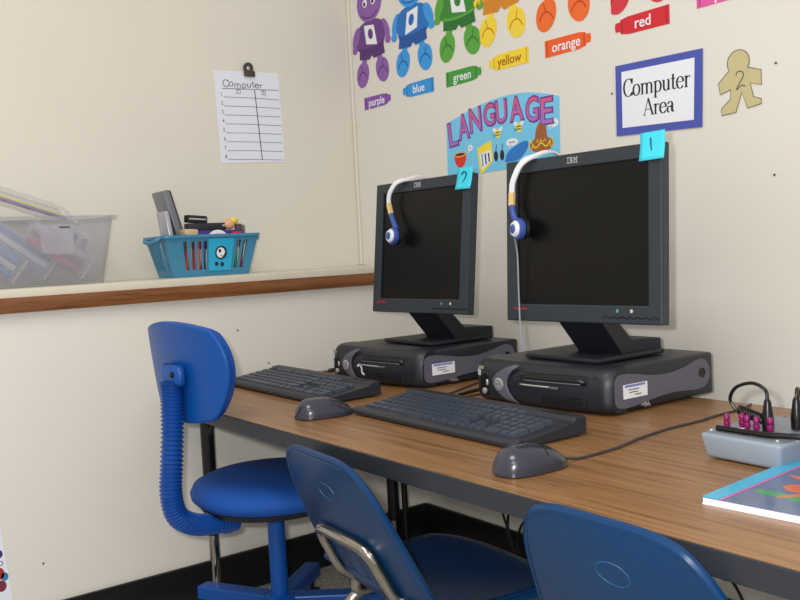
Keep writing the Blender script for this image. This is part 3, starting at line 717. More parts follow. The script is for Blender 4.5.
# ---------------------------------------------------------------- keyboards
KEYMESH = {}
def key_mesh(w, h):
    k = (round(w, 4), round(h, 4))
    if k not in KEYMESH:
        b = MB(); a, c = w/2-.0012, h/2-.0012; ta, tc = w/2-.0032, h/2-.0030; H = .0085
        vs = [(-a, -c, 0), (a, -c, 0), (a, c, 0), (-a, c, 0), (-ta, -tc+.0006, H), (ta, -tc+.0006, H), (ta, tc+.0006, H), (-ta, tc+.0006, H)]
        b.add(vs, [(3, 2, 1, 0), (4, 5, 6, 7), (0, 1, 5, 4), (1, 2, 6, 5), (2, 3, 7, 6), (3, 0, 4, 7)], KEYM)
        o = b.build('key'); me = o.data; bpy.data.objects.remove(o); KEYMESH[k] = me
    return KEYMESH[k]
def keyboard(loc_, rz, label):
    t = thing('keyboard', label, 'keyboard', loc_, rz, 'black computer keyboards')
    W, D = .472, .160
    zf, zb = .016, .034
    prof = [(-D/2, .003), (-D/2-.001, .010), (-D/2+.005, zf-.001), (-D/2+.016, zf+.001), (-D/2+.022, zf-.002), (D/2-.030, zb-.007), (D/2-.024, zb-.001), (D/2-.004, zb), (D/2, zb-.004), (D/2-.001, .004)]
    b = MB(); k = len(prof); b.add([(-W/2, y, z) for y, z in prof]+[(W/2, y, z) for y, z in prof], [tuple(range(k)), tuple(range(2*k-1, k-1, -1))]+[(i, k+i, k+(i+1) % k, (i+1) % k) for i in range(k)], KEYB)
    b.build('case', t, None, bevel(.0018, 2))
    pit = .0190; x0 = -22.5*pit/2; rows = [(-2, [(0, 1), (2, 1), (3, 1), (4, 1), (5, 1), (6.5, 1), (7.5, 1), (8.5, 1), (9.5, 1), (11, 1), (12, 1), (13, 1), (14, 1), (15.25, 1), (16.25, 1), (17.25, 1)])]
    rows.append((0, [(i, 1) for i in range(13)]+[(13, 2)]+[(15.25+i, 1) for i in range(3)]+[(18.5+i, 1) for i in range(4)]))
    rows.append((1, [(0, 1.5)]+[(1.5+i, 1) for i in range(12)]+[(13.5, 1.5)]+[(15.25+i, 1) for i in range(3)]+[(18.5+i, 1) for i in range(3)]))
    rows.append((2, [(0, 1.75)]+[(1.75+i, 1) for i in range(11)]+[(12.75, 2.25)]+[(18.5+i, 1) for i in range(3)]))
    rows.append((3, [(0, 2.25)]+[(2.25+i, 1) for i in range(10)]+[(12.25, 2.75), (16.25, 1)]+[(18.5+i, 1) for i in range(3)]))
    rows.append((4, [(0, 1.5), (1.5, 1), (2.5, 1.25), (3.75, 6), (9.75, 1.25), (11, 1), (12, 1.5), (13.5, 1.5)]+[(15.25+i, 1) for i in range(3)]+[(18.5, 2), (20.5, 1)]))
    sl = math.atan2(zb-zf-.005, D-.052); keys = []
    y_of = lambda r: D/2-.030-.0095-(.0185*(r+1.15) if r >= 0 else 0)
    for r, ks in rows:
        for u, w in ks: keys.append((x0+(u+w/2)*pit, y_of(r), w*pit, .0185))
    keys += [(x0+22*pit, (y_of(1)+y_of(2))/2, pit, .037), (x0+22*pit, (y_of(3)+y_of(4))/2, pit, .037)]
    keys.sort(key=lambda q: (-(q[2]*q[3] > .00036), q[1]))
    zsurf = lambda y: zf-.0035+(y+D/2-.022)*math.tan(sl)
    rest = MB()
    R = Matrix.Rotation(sl, 4, 'X')
    for i, (x, y, w, h) in enumerate(keys):
        me = key_mesh(w, h); Mx = Matrix.Translation((x, y, zsurf(y))) @ R
        if i < 99:
            o = bpy.data.objects.new('key', me); COL.objects.link(o); o.parent = t; o.matrix_local = Mx
        else:
            rest.M = Mx; rest.add([v.co for v in me.vertices], [tuple(p.vertices) for p in me.polygons], KEYM)
    rest.M = None; o = rest.build('function_keys', t); o['kind'] = 'stuff'
    b = MB(); b.box((x0+20.5*pit, D/2-.014, zb-.0004), (.05, .012, .0012), PCD); b.build('indicator_panel', t)
    for sx in (-1, 1):
        b = MB(); b.box((sx*.17, -D/2+.02, .0016), (.024, .010, .0032), RUBBER); b.build('foot', t)
        b = MB(); b.box((sx*.17, D/2-.018, .0022), (.024, .010, .0044), RUBBER); b.build('foot', t)
    b = MB(); b.tube(catmull([(-.15, D/2-.002, .012), (-.155, D/2+.03, .006), (-.175, D/2+.06, .0028), (-.20, D/2+.10, .0028), (-.203, D/2+.16, .0028), (-.205, D/2+.28, .0028)], 8), .0018, RUBBER, 6); b.build('cord', t)
    return t
keyboard((1.193, -.617, TZ), rad(-1.2), 'black keyboard lying nearest the school chairs, beside the front mouse')
keyboard((.585, -.600, TZ), rad(-1.2), 'black keyboard at the far end of the table, near the blue task chair')

# ---------------------------------------------------------------- mice
def mouse(loc_, rz, label, cord):
    t = thing('computer_mouse', label, 'mouse', loc_, rz, 'dark computer mice')
    Lm, Wm, Hm = .060, .031, .0365
    n, k = 20, 16; rows = []
    for i in range(n+1):
        u = -1+2*i/n; wv = Wm*(1-abs(u)**3.2)**.5*(1-.10*u); wv = max(wv, .0006)
        hv = Hm*(max(0, 1-abs(u)**2.6))**.62*(1-.30*u) if abs(u) < 1 else .001
        hv = min(hv, Hm); hv = max(hv, .004)
        rows.append([(wv*sgn(cos(pi*j/k))*abs(cos(pi*j/k))**.8, u*Lm, .002+hv*abs(sin(pi*j/k))**.8) for j in range(k+1)])
    b = MB(); b.grid(rows, MOUSE, flip=True); b.add([r[0] for r in rows]+[r[-1] for r in rows], [tuple(range(n+1))+tuple(range(2*n+1, n, -1))], MOUSE); b.build('shell', t)
    # split line between the buttons and the waist seam
    def zt(x, y):
        u = y/Lm; hv = max(.004, min(Hm, Hm*(max(0, 1-abs(u)**2.6))**.62*(1-.30*u))); wv = Wm*(1-abs(u)**3.2)**.5*(1-.10*u)
        q = min(1, abs(x)/max(wv, 1e-4))**(1/.8); return .002+hv*max(0, 1-q*q)**.4
    b = MB(); b.tube([(0, y, zt(0, y)) for y in [.012+.0022*i for i in range(20)]], .0009, PCD, 6); b.build('button_seam', t)
    b = MB(); b.tube([(x, .012, zt(x, .012)) for x in [-.026+.0026*i for i in range(21)]], .0009, PCD, 6); b.build('button_seam', t)
    b = MB(); b.box((0, 0, .0014), (.036, .09, .0026), RUBBER); b.build('glide_pad', t)
    W = Matrix.Translation(loc_) @ Matrix.Rotation(rz, 4, 'Z'); Wi = W.inverted()
    b = MB(); b.tube(catmull([(0, Lm-.003, .009), (0, Lm+.008, .006)]+[Wi @ Vector(p) for p in cord], 8), .0021, CABLE, 6); b.build('cord', t)
    return t
def sgn(v): return 1 if v >= 0 else -1
mouse((1.523, -.765, TZ), rad(-8), 'dark mouse at the front of the table, its grey cord curving off beside the computer',
      [(1.533, -.675, TZ+.0024), (1.534, -.632, TZ+.0024), (1.530, -.582, TZ+.0024), (1.515, -.513, TZ+.0024), (1.506, -.43, TZ+.0024), (1.507, -.344, TZ+.0024), (1.502, -.279, TZ+.0024), (1.503, -.215, TZ+.0024), (1.49, -.16, TZ+.0024)])
mouse((.925, -.738, TZ), rad(-14), 'dark mouse between the two keyboards, near the far end of the table',
      [(.932, -.64, TZ+.0024), (.930, -.56, TZ+.0024), (.935, -.48, TZ+.0024), (.930, -.42, TZ+.0024), (.905, -.36, TZ+.0024), (.87, -.28, TZ+.0024), (.85, -.19, TZ+.0024)])
b = MB(); b.tube(catmull([(.968, -.425, TZ+.004), (.955, -.375, TZ+.004), (.940, -.32, TZ+.004), (.90, -.24, TZ+.004), (.89, -.17, TZ+.004)], 8), .0036, RUBBER, 8)
tag(b.build('power_cord'), 'thick black cord on the table between the two computers', 'cord')
b = MB(); b.tube(catmull([(.400, -.385, TZ+.004), (.368, -.375, TZ+.004), (.378, -.335, TZ+.004), (.41, -.315, TZ+.004), (.42, -.20, TZ+.004)], 8), .0034, RUBBER, 8)
tag(b.build('power_cord'), 'black cord looping on the table behind the far keyboard', 'cord')

# ---------------------------------------------------------------- headphone jack box
JB = (1.722, -.478, TZ)
t = thing('jack_box', 'grey plastic headphone jack box with magenta jack rings beside the workbook', 'jack box', JB, rad(-3))
b = MB(); b.rbox((0, 0, .020), (.116, .150, .036), GREYBOX, .006, 3, taper=(1.12, 1.08)); b.build('case', t)
b = MB(); b.poly(rrect(.120, .152, .010), .038, .0405, mat('jackbox_top', (120, 128, 138), .4)); b.build('top_plate', t)
JX = [(-.038, -.052), (-.026, -.034), (-.012, -.042), (.004, -.044), (.020, -.036), (-.004, -.004)]
for i, (x, y) in enumerate(JX):
    b = MB(); b.lathe([(.0038, 0), (.0038, .003), (.0028, .004), (.0044, .005), (.0048, .009), (.0044, .012), (.003, .013), (.0042, .014), (.0046, .018), (.0036, .022), (.0015, .0235)], PINK, (x, y, .0405), res=14)
    j = b.build('jack_ring', t, 'magenta jack ring')
    b = MB(); b.lathe([(.0046, 0), (.0044, .0022)], HWHITE, (x, y, .0405), res=14); b.build('washer', j)
for sx in (-1, 1):
    b = MB(); b.lathe([(.0028, 0), (.002, .0014)], SILVER, (sx*.052, -.068, .0405), res=10); b.build('screw', t)
def W3(p): return (p[0]+JB[0], p[1]+JB[1], p[2]+JB[2])
def plug(x, y, label, tail):
    t = thing('audio_plug', label, 'plug', W3((x, y, .0415)))
    b = MB(); b.lathe([(.004, 0), (.0078, .001), (.0082, .016), (.0074, .024), (.0064, .030), (.005, .042), (.0034, .046)], PCD, res=16); b.build('plug_body', t)
    b = MB(); b.tube(catmull([(0, 0, .044)]+[Vector(p)-Vector(W3((x, y, .0415))) for p in tail], 10), .0026, PCD, 8); b.build('cable', t)
    return t
plug(.012, -.032, 'black audio plug with a looping cable, standing in the jack box',
     [W3((.008, -.030, .100)), W3((-.014, -.026, .107)), W3((-.042, -.022, .098)), W3((-.054, -.020, .080)), W3((-.048, -.018, .066)), W3((-.038, -.016, .058))])
plug(.034, .004, 'black audio plug standing at the back of the jack box, cable leading off behind it',
     [W3((.032, .010, .098)), W3((.018, .040, .090)), W3((-.012, .088, .060)), W3((-.03, .115, .008)), W3((-.06, .16, .0035)), W3((-.12, .24, .0035))])
pts = []
for i in range(150):
    u = i/149; a = u*2*pi*9; pts.append(W3((-.040+.038*u+.0016*cos(a), -.018-.004*u+.0060*cos(a), .0640-.008*u+.0066*sin(a))))
b = MB(); b.tube(pts, .0015, PCD, 6); tag(b.build('coiled_cord'), 'short black coiled cord lying on the jack box', 'cord')
b = MB(); b.tube(catmull([W3((-.046, -.0665, .0452)), W3((-.01, -.0665, .0452)), W3((.03, -.065, .0452)), W3((.055, -.058, .0456)), W3((.074, -.052, .044)), W3((.10, -.046, .025)), W3((.14, -.05, .004)), W3((.20, -.04, .004))], 8), .0042, PCD, 8)
tag(b.build('audio_lead'), 'thick black lead lying along the front edge of the jack box', 'cord')

# ---------------------------------------------------------------- workbook
t = thing('workbook', 'glossy blue workbook with an orange starfish cover at the table edge', 'book', (1.786, -.742, TZ), rad(4))
bw, bh = .215, .262
b = MB(); b.box((bw/2, bh/2, .0045), (bw-.002, bh-.002, .007), WHITE); b.build('pages', t, 'white page block')
cov = mat('workbook_cover', (92, 108, 140), .18, noise=.25, nscale=14)
b = MB(); b.poly([(0, 0), (bw, 0), (bw, bh), (0, bh)], .008, .0088, cov); b.poly([(0, 0), (bw, 0), (bw, bh), (0, bh)], 0, .001, WHITE); b.build('cover', t)
b = MB(); b.box((.011, bh/2, .0092), (.022, bh-.001, .0006), mat('workbook_teal', (58, 168, 206), .2)); b.box((.0245, bh/2, .0092), (.003, bh-.001, .0006), mat('workbook_pink', (200, 110, 170), .2)); b.build('spine_stripe', t)
b = MB(); so = mat('workbook_orange', (204, 106, 72), .2)
star = []
for k in range(10):
    a = rad(20+36*k); r = .085 if k % 2 == 0 else .028; star.append((.115+r*cos(a), .125+r*sin(a)*1.1))
b.poly(c2(star+[star[0]], 4), .0088, .0093, so); b.build('cover_picture', t)
b = MB(); b.poly(c2([(.036, .055), (.08, .05), (.13, .040), (.16, .030), (.13, .052), (.08, .066), (.04, .070), (.036, .055)]), .0088, .0092, mat('workbook_green', (70, 150, 96), .2)); b.build('cover_picture', t)
b = MB(); b.poly(ell(.075, .185, .035, .03), .0088, .0091, mat('workbook_navy', (40, 78, 120), .2)); b.build('cover_picture', t)
b = MB(); b.poly(ell(.07, .10, .018, .016), .0088, .0093, so); b.build('cover_picture', t)

# ---------------------------------------------------------------- blue task chair
CX, CY, CYAW = .666, -.722, .10
t = thing('task_chair', 'bright blue swivel task chair with ribbed bellows at the far end of the table', 'chair', (CX, CY, 0), CYAW)
b = MB(); b.lathe([(.145, 0), (.170, .004), (.183, .016), (.185, .028), (.178, .042), (.156, .052), (.108, .058), (.001, .060)], BLUEF, (0, 0, .347), res=56, sy=.98); b.build('seat', t, 'round padded fabric seat')
b = MB(); b.lathe([(.10, 0), (.158, .006), (.166, .018)], mat('seat_pan', (22, 24, 30), .5), (0, 0, .331), res=40); b.build('seat_pan', t)
b = MB(); b.tube([(0, 0, .105), (0, 0, .297)], .0195, BLUE, 20); b.build('column', t)
b = MB(); b.tube([(0, 0, .29), (0, 0, .333)], .0135, PCD, 16); b.build('gas_piston', t)
b = MB(); b.lathe([(.046, 0), (.046, .022), (.036, .034), (.022, .038)], BLUE, (0, 0, .088), res=28); b.build('hub', t)
for k in range(5):
    a = rad(-157+72*k)-CYAW; ca, sa = cos(a), sin(a)
    R = Matrix.Rotation(a, 3, 'Z')
    b = MB(); vs = []
    for r, hw, z0, z1 in ((.03, .021, .088, .124), (.235, .019, .082, .114)):
        for y, z in ((-hw, z0), (hw, z0), (hw, z1), (-hw, z1)): vs.append(R @ Vector((r, y, z)))
    b.add(vs, [(0, 1, 5, 4), (1, 2, 6, 5), (2, 3, 7, 6), (3, 0, 4, 7), (0, 3, 2, 1), (4, 5, 6, 7)], BLUE); lg = b.build('base_leg', t, None, bevel(.004, 2))
    c = R @ Vector((.220, 0, .0265)); ax = Matrix.Rotation(a+.6, 3, 'Z') @ Matrix.Rotation(rad(90), 3, 'X')
    b = MB()
    for s in (-1, 1): b.lathe([(.016, -.008), (.025, -.007), (.026, 0), (.025, .007), (.016, .008)], RUBBER, Vector(c)+(ax @ Vector((0, 0, s*.011))), ax, 20)
    cs = b.build('caster', lg)
    b = MB(); b.tube([R @ Vector((.220, 0, .03)), R @ Vector((.220, 0, .09))], .006, BLACKM, 8); b.build('caster_stem', cs)
# backrest: rounded shell, slightly wrapped
def backshell(off, k=1.0):
    rows = []
    for i in range(23):
        v = -1+2*i/22; row = []
        for j in range(23):
            u = -1+2*j/22
            q = .42; X = u*math.sqrt(1-q*v*v/1.0) if True else u; Z = v*math.sqrt(1-q*u*u*.62)
            wv = .168*(1-.16*(1-v)/2*1.0)
            x = X*wv*k; z = Z*.104*k
            e = max(abs(u), abs(v)); y = 1.25*x*x-.35*(z)**2-.10*z + off
            row.append((x, y-(.0), z))
        rows.append(row)
    return rows
BR = (.012, -.228, .656)
def atb(rows): return [[(x+BR[0], y+BR[1], z+BR[2]) for x, y, z in r] for r in rows]
b = MB(); b.grid(atb(backshell(0)), BLUE)
br = b.build('backrest', t, 'rounded blue backrest shell', lambda o: (setattr(o.modifiers.new('t', 'SOLIDIFY'), 'thickness', -.016), setattr(o.modifiers.new('b', 'BEVEL'), 'width', .005), setattr(o.modifiers['b'], 'segments', 3)))
b = MB(); b.grid(atb(backshell(.018, .93)), BLUEF); b.build('back_pad', t, 'blue fabric back pad', lambda o: (setattr(o.modifiers.new('t', 'SOLIDIFY'), 'thickness', -.018), setattr(o.modifiers.new('b', 'BEVEL'), 'width', .006)))
b = MB(); b.rbox((BR[0]+.012, BR[1]-.012, BR[2]-.002), (.080, .026, .046), BLUE, .016, 4); b.build('back_bracket', t)
b = MB(); b.lathe([(.006, 0), (.006, .003), (.004, .004)], PCD, (BR[0]+.034, BR[1]-.026, BR[2]+.002), Matrix.Rotation(rad(90), 3, 'X'), 12); b.build('bracket_bolt', t)
path = catmull([(.026, -.246, .640), (.024, -.246, .60), (.018, -.246, .54), (.012, -.250, .47), (.006, -.252, .41), (.004, -.240, .362), (.002, -.200, .334), (0, -.15, .324), (0, -.10, .320)], 22)
b = MB(); P = []; Rr = []
for i, p in enumerate(path): P.append(p); Rr.append(.0235 if i % 3 == 0 else .0195)
b.tube(P, Rr, BELL, 18); b.build('bellows', t, 'ribbed blue bellows over the back support')
b = MB(); b.tube([(-.018, -.10, .335), (-.018, -.115, .312)], .006, BLACKM, 8); kn = None
b.lathe([(.012, 0), (.022, .004), (.024, .016), (.018, .024)], BLUE, (-.018, -.115, .292), res=8); b.build('adjusting_knob', t)

# ---------------------------------------------------------------- blue school chairs
def school_chair(label_, loc_, rz):
    t = thing('school_chair', label_, 'chair', loc_, rz, 'blue moulded school chairs')
    ZT, ZS = .560, .300
    def back_pt(u, v):
        """u across, v 0 at the bottom to 1 at the top; y back is negative"""
        vv = 2*v-1
        X = u*math.sqrt(1-.34*max(0, vv)**4-.16*max(0, -vv)**4); Z = v-(.055*abs(u)**4)*(max(0, vv)**1) + .03*abs(u)**5*max(0, -vv)**2
        w_ = .186-.046*v
        x = X*w_; z = ZS+.005+Z*(ZT-ZS-.005)
        y = .110-.110*v-.020*v*(1-v) - .014*(1-u*u)*(.45+.55*(1-abs(2*v-1)**2)) + .012
        rib = 0
        if .04 < v < .42:
            f = min(1, (v-.04)/.08, (.42-v)/.12)
            for c in (-.45, -.15, .15, .45): rib = max(rib, max(0, 1-abs(u-c)/.075))
            y -= .005*rib*f
        return (x, y, z)
    n = 36
    b = MB(); G = [[back_pt(-1+2*i/n, j/n) for i in range(n+1)] for j in range(n+1)]
    b.grid(G, SCHOOL)
    rim = [G[n][i] for i in range(n+1)]+[G[j][n] for j in range(n-1, -1, -1)]+[G[0][i] for i in range(n-1, -1, -1)]+[G[j][0] for j in range(1, n)]
    b.build('backrest', t, None, lambda o: setattr(o.modifiers.new('t', 'SOLIDIFY'), 'thickness', .005))
    b = MB(); b.tube([(x*1.005, y, z) for x, y, z in rim], .0062, SCHOOL, 8, closed=True); b.build('back_rim', t)
    def seat_pt(u, v):
        X = u*math.sqrt(1-.26*max(0, 2*v-1)**4); w_ = .165+.016*v
        y = .098+v*.325-(.05*abs(u)**4)*max(0, 2*v-1)
        z = ZS+.012 - .016*(1-u*u)*sin(pi*min(1, v*1.15)) - .030*max(0, (v-.82)/.18)**2 + .020*max(0, (.12-v)/.12)**2
        return (X*w_, y, z)
    S = [[seat_pt(-1+2*i/24, j/24) for i in range(25)] for j in range(25)]
    b = MB(); b.grid(S, SCHOOL); b.build('seat', t, None, lambda o: setattr(o.modifiers.new('t', 'SOLIDIFY'), 'thickness', .005))
    rim = [S[24][i] for i in range(25)]+[S[j][24] for j in range(23, -1, -1)]+[S[0][i] for i in range(23, -1, -1)]+[S[j][0] for j in range(1, 24)]
    b = MB(); b.tube([(x, y, z-.004) for x, y, z in rim], .0068, SCHOOL, 8, closed=True); b.build('seat_rim', t)
    for x, y in ((-.08, .19), (.08, .19), (-.08, .35), (.08, .35)):
        b = MB(); b.lathe([(.0065, 0), (.0055, .002), (.003, .003)], CHROME, (x, y, seat_pt(x/.17, (y-.098)/.325)[2]), res=12); b.build('rivet', t)
    # faint oval mark moulded into the back
    def outer(u, v, o=.0052): p = Vector(back_pt(u, v)); return (p.x, p.y-o, p.z)
    b = MB(); b.tube([outer(.05+.17*cos(2*pi*i/28), .76+.055*sin(2*pi*i/28)) for i in range(28)], .0012, SCHOOLD, 5, closed=True); b.build('moulded_oval', t)
    # chrome tube: inverted U behind the back, running down under the seat into the front legs
    r = .0105
    def yb(v): return back_pt(.5, v)[1]-.011
    zz = lambda v: ZS+.005+v*(ZT-ZS)
    hw = .092
    U = [(-.106, .30, ZS-.022), (-.106, .17, ZS-.026), (-.104, .125, ZS-.022), (-.098, yb(0)+.012, ZS+.006), (-hw, yb(.1)-.002, zz(.1)), (-hw+.003, yb(.28)-.003, zz(.28)), (-hw+.008, yb(.38)-.004, zz(.375)), (-hw+.028, yb(.43)-.006, zz(.425))]
    U = catmull(U+[(0, yb(.43)-.009, zz(.434))]+[(-x, y, z) for x, y, z in reversed(U)], 8)
    b = MB(); b.tube(U, r, CHROME, 14); b.build('back_frame', t, 'bent chrome tube frame')
    for s in (-1, 1):
        b = MB(); b.tube(catmull([(s*.110, .30, ZS-.024), (s*.118, .335, ZS-.05), (s*.14, .365, .12), (s*.155, .385, .012)], 8), r, CHROME, 12); lg = b.build('leg', t)
        b = MB(); b.lathe([(.010, 0), (.014, .003), (.013, .018)], RUBBER, (s*.155, .385, 0), res=14); b.build('foot_cap', lg)
        b = MB(); b.tube(catmull([(s*.120, .20, ZS-.024), (s*.122, .13, ZS-.040), (s*.142, .045, .15), (s*.165, -.015, .012)], 8), r, CHROME, 12); lg = b.build('leg', t)
        b = MB(); b.lathe([(.010, 0), (.014, .003), (.013, .018)], RUBBER, (s*.165, -.015, 0), res=14); b.build('foot_cap', lg)
    b = MB(); b.tube([(-.112, .20, ZS-.028), (.112, .20, ZS-.028)], .008, CHROME, 10); b.build('stretcher', t)
    return t
school_chair('blue plastic school chair pushed under the table next to the blue task chair', (1.190, -.925, 0), -.08)
school_chair('blue plastic school chair nearest the workbook, pushed up to the table front', (1.760, -.903, 0), -.02).scale = (.965, 1.0, 1.02)

# ---------------------------------------------------------------- cables under the table
def hang(pts, r, label):
    b = MB(); b.tube(catmull(pts, 8), r, RUBBER, 7); tag(b.build('hanging_cable'), label, 'cable', 'black cables hanging behind the table')
HL = 'thin black cable hanging down behind the table beneath the monitors'
hang([(.74, -.12, .53), (.752, -.12, .24), (.772, -.12, .16), (.80, -.10, .05), (.86, -.08, .006)], .0035, HL)
hang([(.80, -.10, .53), (.77, -.10, .25), (.752, -.10, .16), (.74, -.085, .05), (.70, -.07, .006)], .0035, HL)
hang([(.90, -.13, .53), (.862, -.12, .25), (.815, -.12, .16), (.79, -.11, .05), (.76, -.09, .006)], .0032, HL)
hang([(.93, -.13, .53), (.918, -.12, .235), (.92, -.12, .16), (.93, -.11, .05), (.97, -.09, .006)], .0045, HL)
hang([(.955, -.13, .53), (.952, -.12, .24), (.965, -.12, .17), (.97, -.11, .05), (1.03, -.09, .006)], .0045, HL)
hang([(1.09, -.10, .53), (1.05, -.10, .25), (1.045, -.10, .18), (1.06, -.09, .05), (1.08, -.05, .006)], .0035, HL)
hang([(1.36, -.13, .53), (1.385, -.12, .225), (1.42, -.12, .19), (1.50, -.11, .05), (1.58, -.09, .006)], .0032, HL)

# ---------------------------------------------------------------- teal basket of supplies on the ledge
LZ = .8385
# inward-slotted plastic basket; local x along the ledge (world +y), local y towards the wall (world -x)
BKM = Matrix.Translation((.150, -.623, LZ)) @ Matrix.Rotation(rad(90), 4, 'Z')
t = thing('storage_basket', 'teal plastic slotted basket of school supplies on the ledge', 'basket', M=BKM)
bl, bd, tl, td, hh = .216, .105, .266, .150, .110
def wallpt(side, u, v):
    """point on a basket wall: u along -1..1, v up 0..1"""
    lx = (bl+(tl-bl)*v)/2; ly = (bd+(td-bd)*v)/2
    if side == 0: return Vector((u*lx, -ly, v*hh))
    if side == 1: return Vector((lx, u*ly, v*hh))
    if side == 2: return Vector((-u*lx, ly, v*hh))
    return Vector((-lx, -u*ly, v*hh))
def slotted(side, us, v0, v1, mtl):
    b = MB(); marks = sorted(set([-1, 1]+[x for a, c in us for x in (a, c)]))
    for a, c in zip(marks[:-1], marks[1:]):
        hole = any(abs(a-s) < 1e-6 and abs(c-e) < 1e-6 for s, e in us)
        for va, vb in (((0, v0), (v1, 1)) if hole else ((0, v0), (v0, v1), (v1, 1))):
            q = [wallpt(side, a, va), wallpt(side, c, va), wallpt(side, c, vb), wallpt(side, a, vb)]; b.add(q, [(0, 1, 2, 3)], mtl)
    return b
sol = lambda th: (lambda o: setattr(o.modifiers.new('t', 'SOLIDIFY'), 'thickness', th))
fs = [(-.67, -.59), (-.51, -.42), (-.36, -.27), (-.23, -.14), (.54, .63), (.69, .78)]
slotted(0, fs, .16, .84, TEAL).build('front_wall', t, None, sol(.003))
slotted(2, fs, .16, .84, TEAL).build('back_wall', t, None, sol(.003))
ss = [(-.80, -.62), (-.48, -.30), (-.16, .02), (.16, .34), (.48, .66)]
slotted(1, ss, .16, .84, TEAL).build('end_wall', t, None, sol(.003)); slotted(3, ss, .16, .84, TEAL).build('end_wall', t, None, sol(.003))
b = MB(); b.box((0, 0, .002), (bl, bd, .004), TEAL); b.build('bottom', t)
b = MB(); po = rrect(tl+.012, td+.012, .014); pi_ = rrect(tl-.004, td-.004, .008); n = len(po)
b.add([(x, y, hh-.007) for x, y in po]+[(x, y, hh) for x, y in po]+[(x, y, hh) for x, y in pi_]+[(x, y, hh-.007) for x, y in pi_], [f for i in range(n) for f in ((i, (i+1) % n, n+(i+1) % n, n+i), (n+i, n+(i+1) % n, 2*n+(i+1) % n, 2*n+i), (3*n+i, 3*n+(i+1) % n, (i+1) % n, i))], TEAL); b.build('rim', t)
for s in (-1, 1):
    b = MB(); b.tube(catmull([(s*(tl/2+.002), -.045, hh-.004), (s*(tl/2+.014), -.04, hh-.012), (s*(tl/2+.016), 0, hh-.016), (s*(tl/2+.014), .04, hh-.012), (s*(tl/2+.002), .045, hh-.004)], 6), .005, TEAL, 8); b.build('handle', t)
b = MB(); cy = solid('basket_label', (44, 170, 214), .4); q = [wallpt(0, u, v)+Vector((0, -.0024, 0)) for u, v in ((-.12, .12), (.46, .12), (.46, .90), (-.12, .90))]
b.add(q, [(0, 1, 2, 3)], cy); lb = b.build('front_label', t, 'bright cyan label')
b = MB(); c0 = wallpt(0, .17, .55)+Vector((0, -.004, 0)); b.M = Matrix.Translation(c0) @ Matrix.Rotation(rad(90+11), 4, 'X')
b.poly(ell(0, 0, .017, .018), 0, .0004, INK); b.poly(ell(-.001, 0, .012, .014), .0004, .0008, WHITE); b.poly(ell(-.004, .005, .004, .005, 12), .0008, .0012, INK); b.ribbon(arc(.004, -.004, .006, .006, 200, 380, 8), .002, .0008, .0012, INK)
b.poly(ell(-.012, -.030, .005, .006, 12), 0, .0004, INK); b.poly(ell(.004, -.032, .005, .006, 12), 0, .0004, INK); b.build('label_emblem', lb)

def put(name, label, cat, mb, M, group=None):
    o = mb.build(name); o.matrix_world = BKM @ M; tag(o, label, cat, group); return o
T, RX, RY, RZ = Matrix.Translation, (lambda a: Matrix.Rotation(rad(a), 4, 'X')), (lambda a: Matrix.Rotation(rad(a), 4, 'Y')), (lambda a: Matrix.Rotation(rad(a), 4, 'Z'))
GREYC = mat('grey_case', (120, 122, 130), .35, metal=.3); SILC = mat('case_edge', (52, 52, 58), .4)
def notebook(M, w, h, d, label, cm=None):
    o = thing('grey_case', label, 'case', M=BKM @ M); b = MB(); b.rbox((0, 0, h/2), (d, w, h), cm or GREYC, .003, 2); b.build('case_shell', o)
    b = MB(); b.rbox((d/2, 0, h/2), (d*.5, w*.96, h*.97), SILC, .002, 2); b.build('case_edge', o)
notebook(T((-.054, .010, .032)) @ RY(-15), .082, .205, .018, 'tall grey flat case leaning out of the teal basket')
notebook(T((-.101, -.028, .040)) @ RY(-8), .060, .136, .012, 'shorter silver case in front of the tall grey case in the basket', mat('silver_case', (176, 178, 186), .3, metal=.4))
b = MB(); b.rbox((0, 0, 0), (.036, .05, .016), solid('card_tan', (196, 176, 140)), .003, 2); put('wooden_block', 'tan block sticking up at the end of the teal basket', 'block', b, T((-.062, -.052, .117)) @ RY(3))
b = MB(); b.rbox((0, 0, 0), (.060, .022, .020), solid('eraser_black', (26, 28, 30)), .003, 2); b.box((0, -.0115, 0), (.05, .001, .004), SILVER); put('whiteboard_eraser', 'black felt eraser on top of the supplies in the basket', 'eraser', b, T((-.020, -.010, .1535)) @ RZ(4) @ RY(4))
b = MB(); b.rbox((0, 0, 0), (.150, .045, .05), solid('box_purple', (62, 46, 128), .4), .003, 2); put('pencil_box', 'purple box inside the teal basket', 'box', b, T((.030, -.014, .097)))
b = MB(); b.rbox((0, 0, 0), (.112, .030, .020), solid('box_dark', (40, 42, 50), .4), .003, 2); put('dark_case', 'dark grey case lying on the purple box in the basket', 'case', b, T((.008, -.008, .1325)))
b = MB(); b.lathe([(.020, 0), (.030, .001), (.030, .010), (.020, .011), (.020, 0)], solid('tape_white', (228, 230, 234), .4), (0, 0, 0), Matrix.Rotation(rad(90), 3, 'X'), 32); put('tape_roll', 'white tape roll peeking over the basket front', 'tape roll', b, T((.022, -.046, .092)))
tk = thing('toy_figure', 'small yellow and orange toy lying on the basket supplies', 'toy', M=BKM @ T((.074, -.016, .137)))
b = MB(); b.ball((0, 0, 0), (.018, .014, .014), solid('toy_peach', (222, 168, 130))); b.build('body', tk)
b = MB(); b.ball((.016, 0, .010), (.011, .010, .010), solid('toy_yellow', (236, 206, 70))); b.build('head', tk)
b = MB(); b.ball((-.018, .002, -.002), (.012, .010, .008), solid('toy_grey', (172, 168, 164))); b.build('tail', tk)
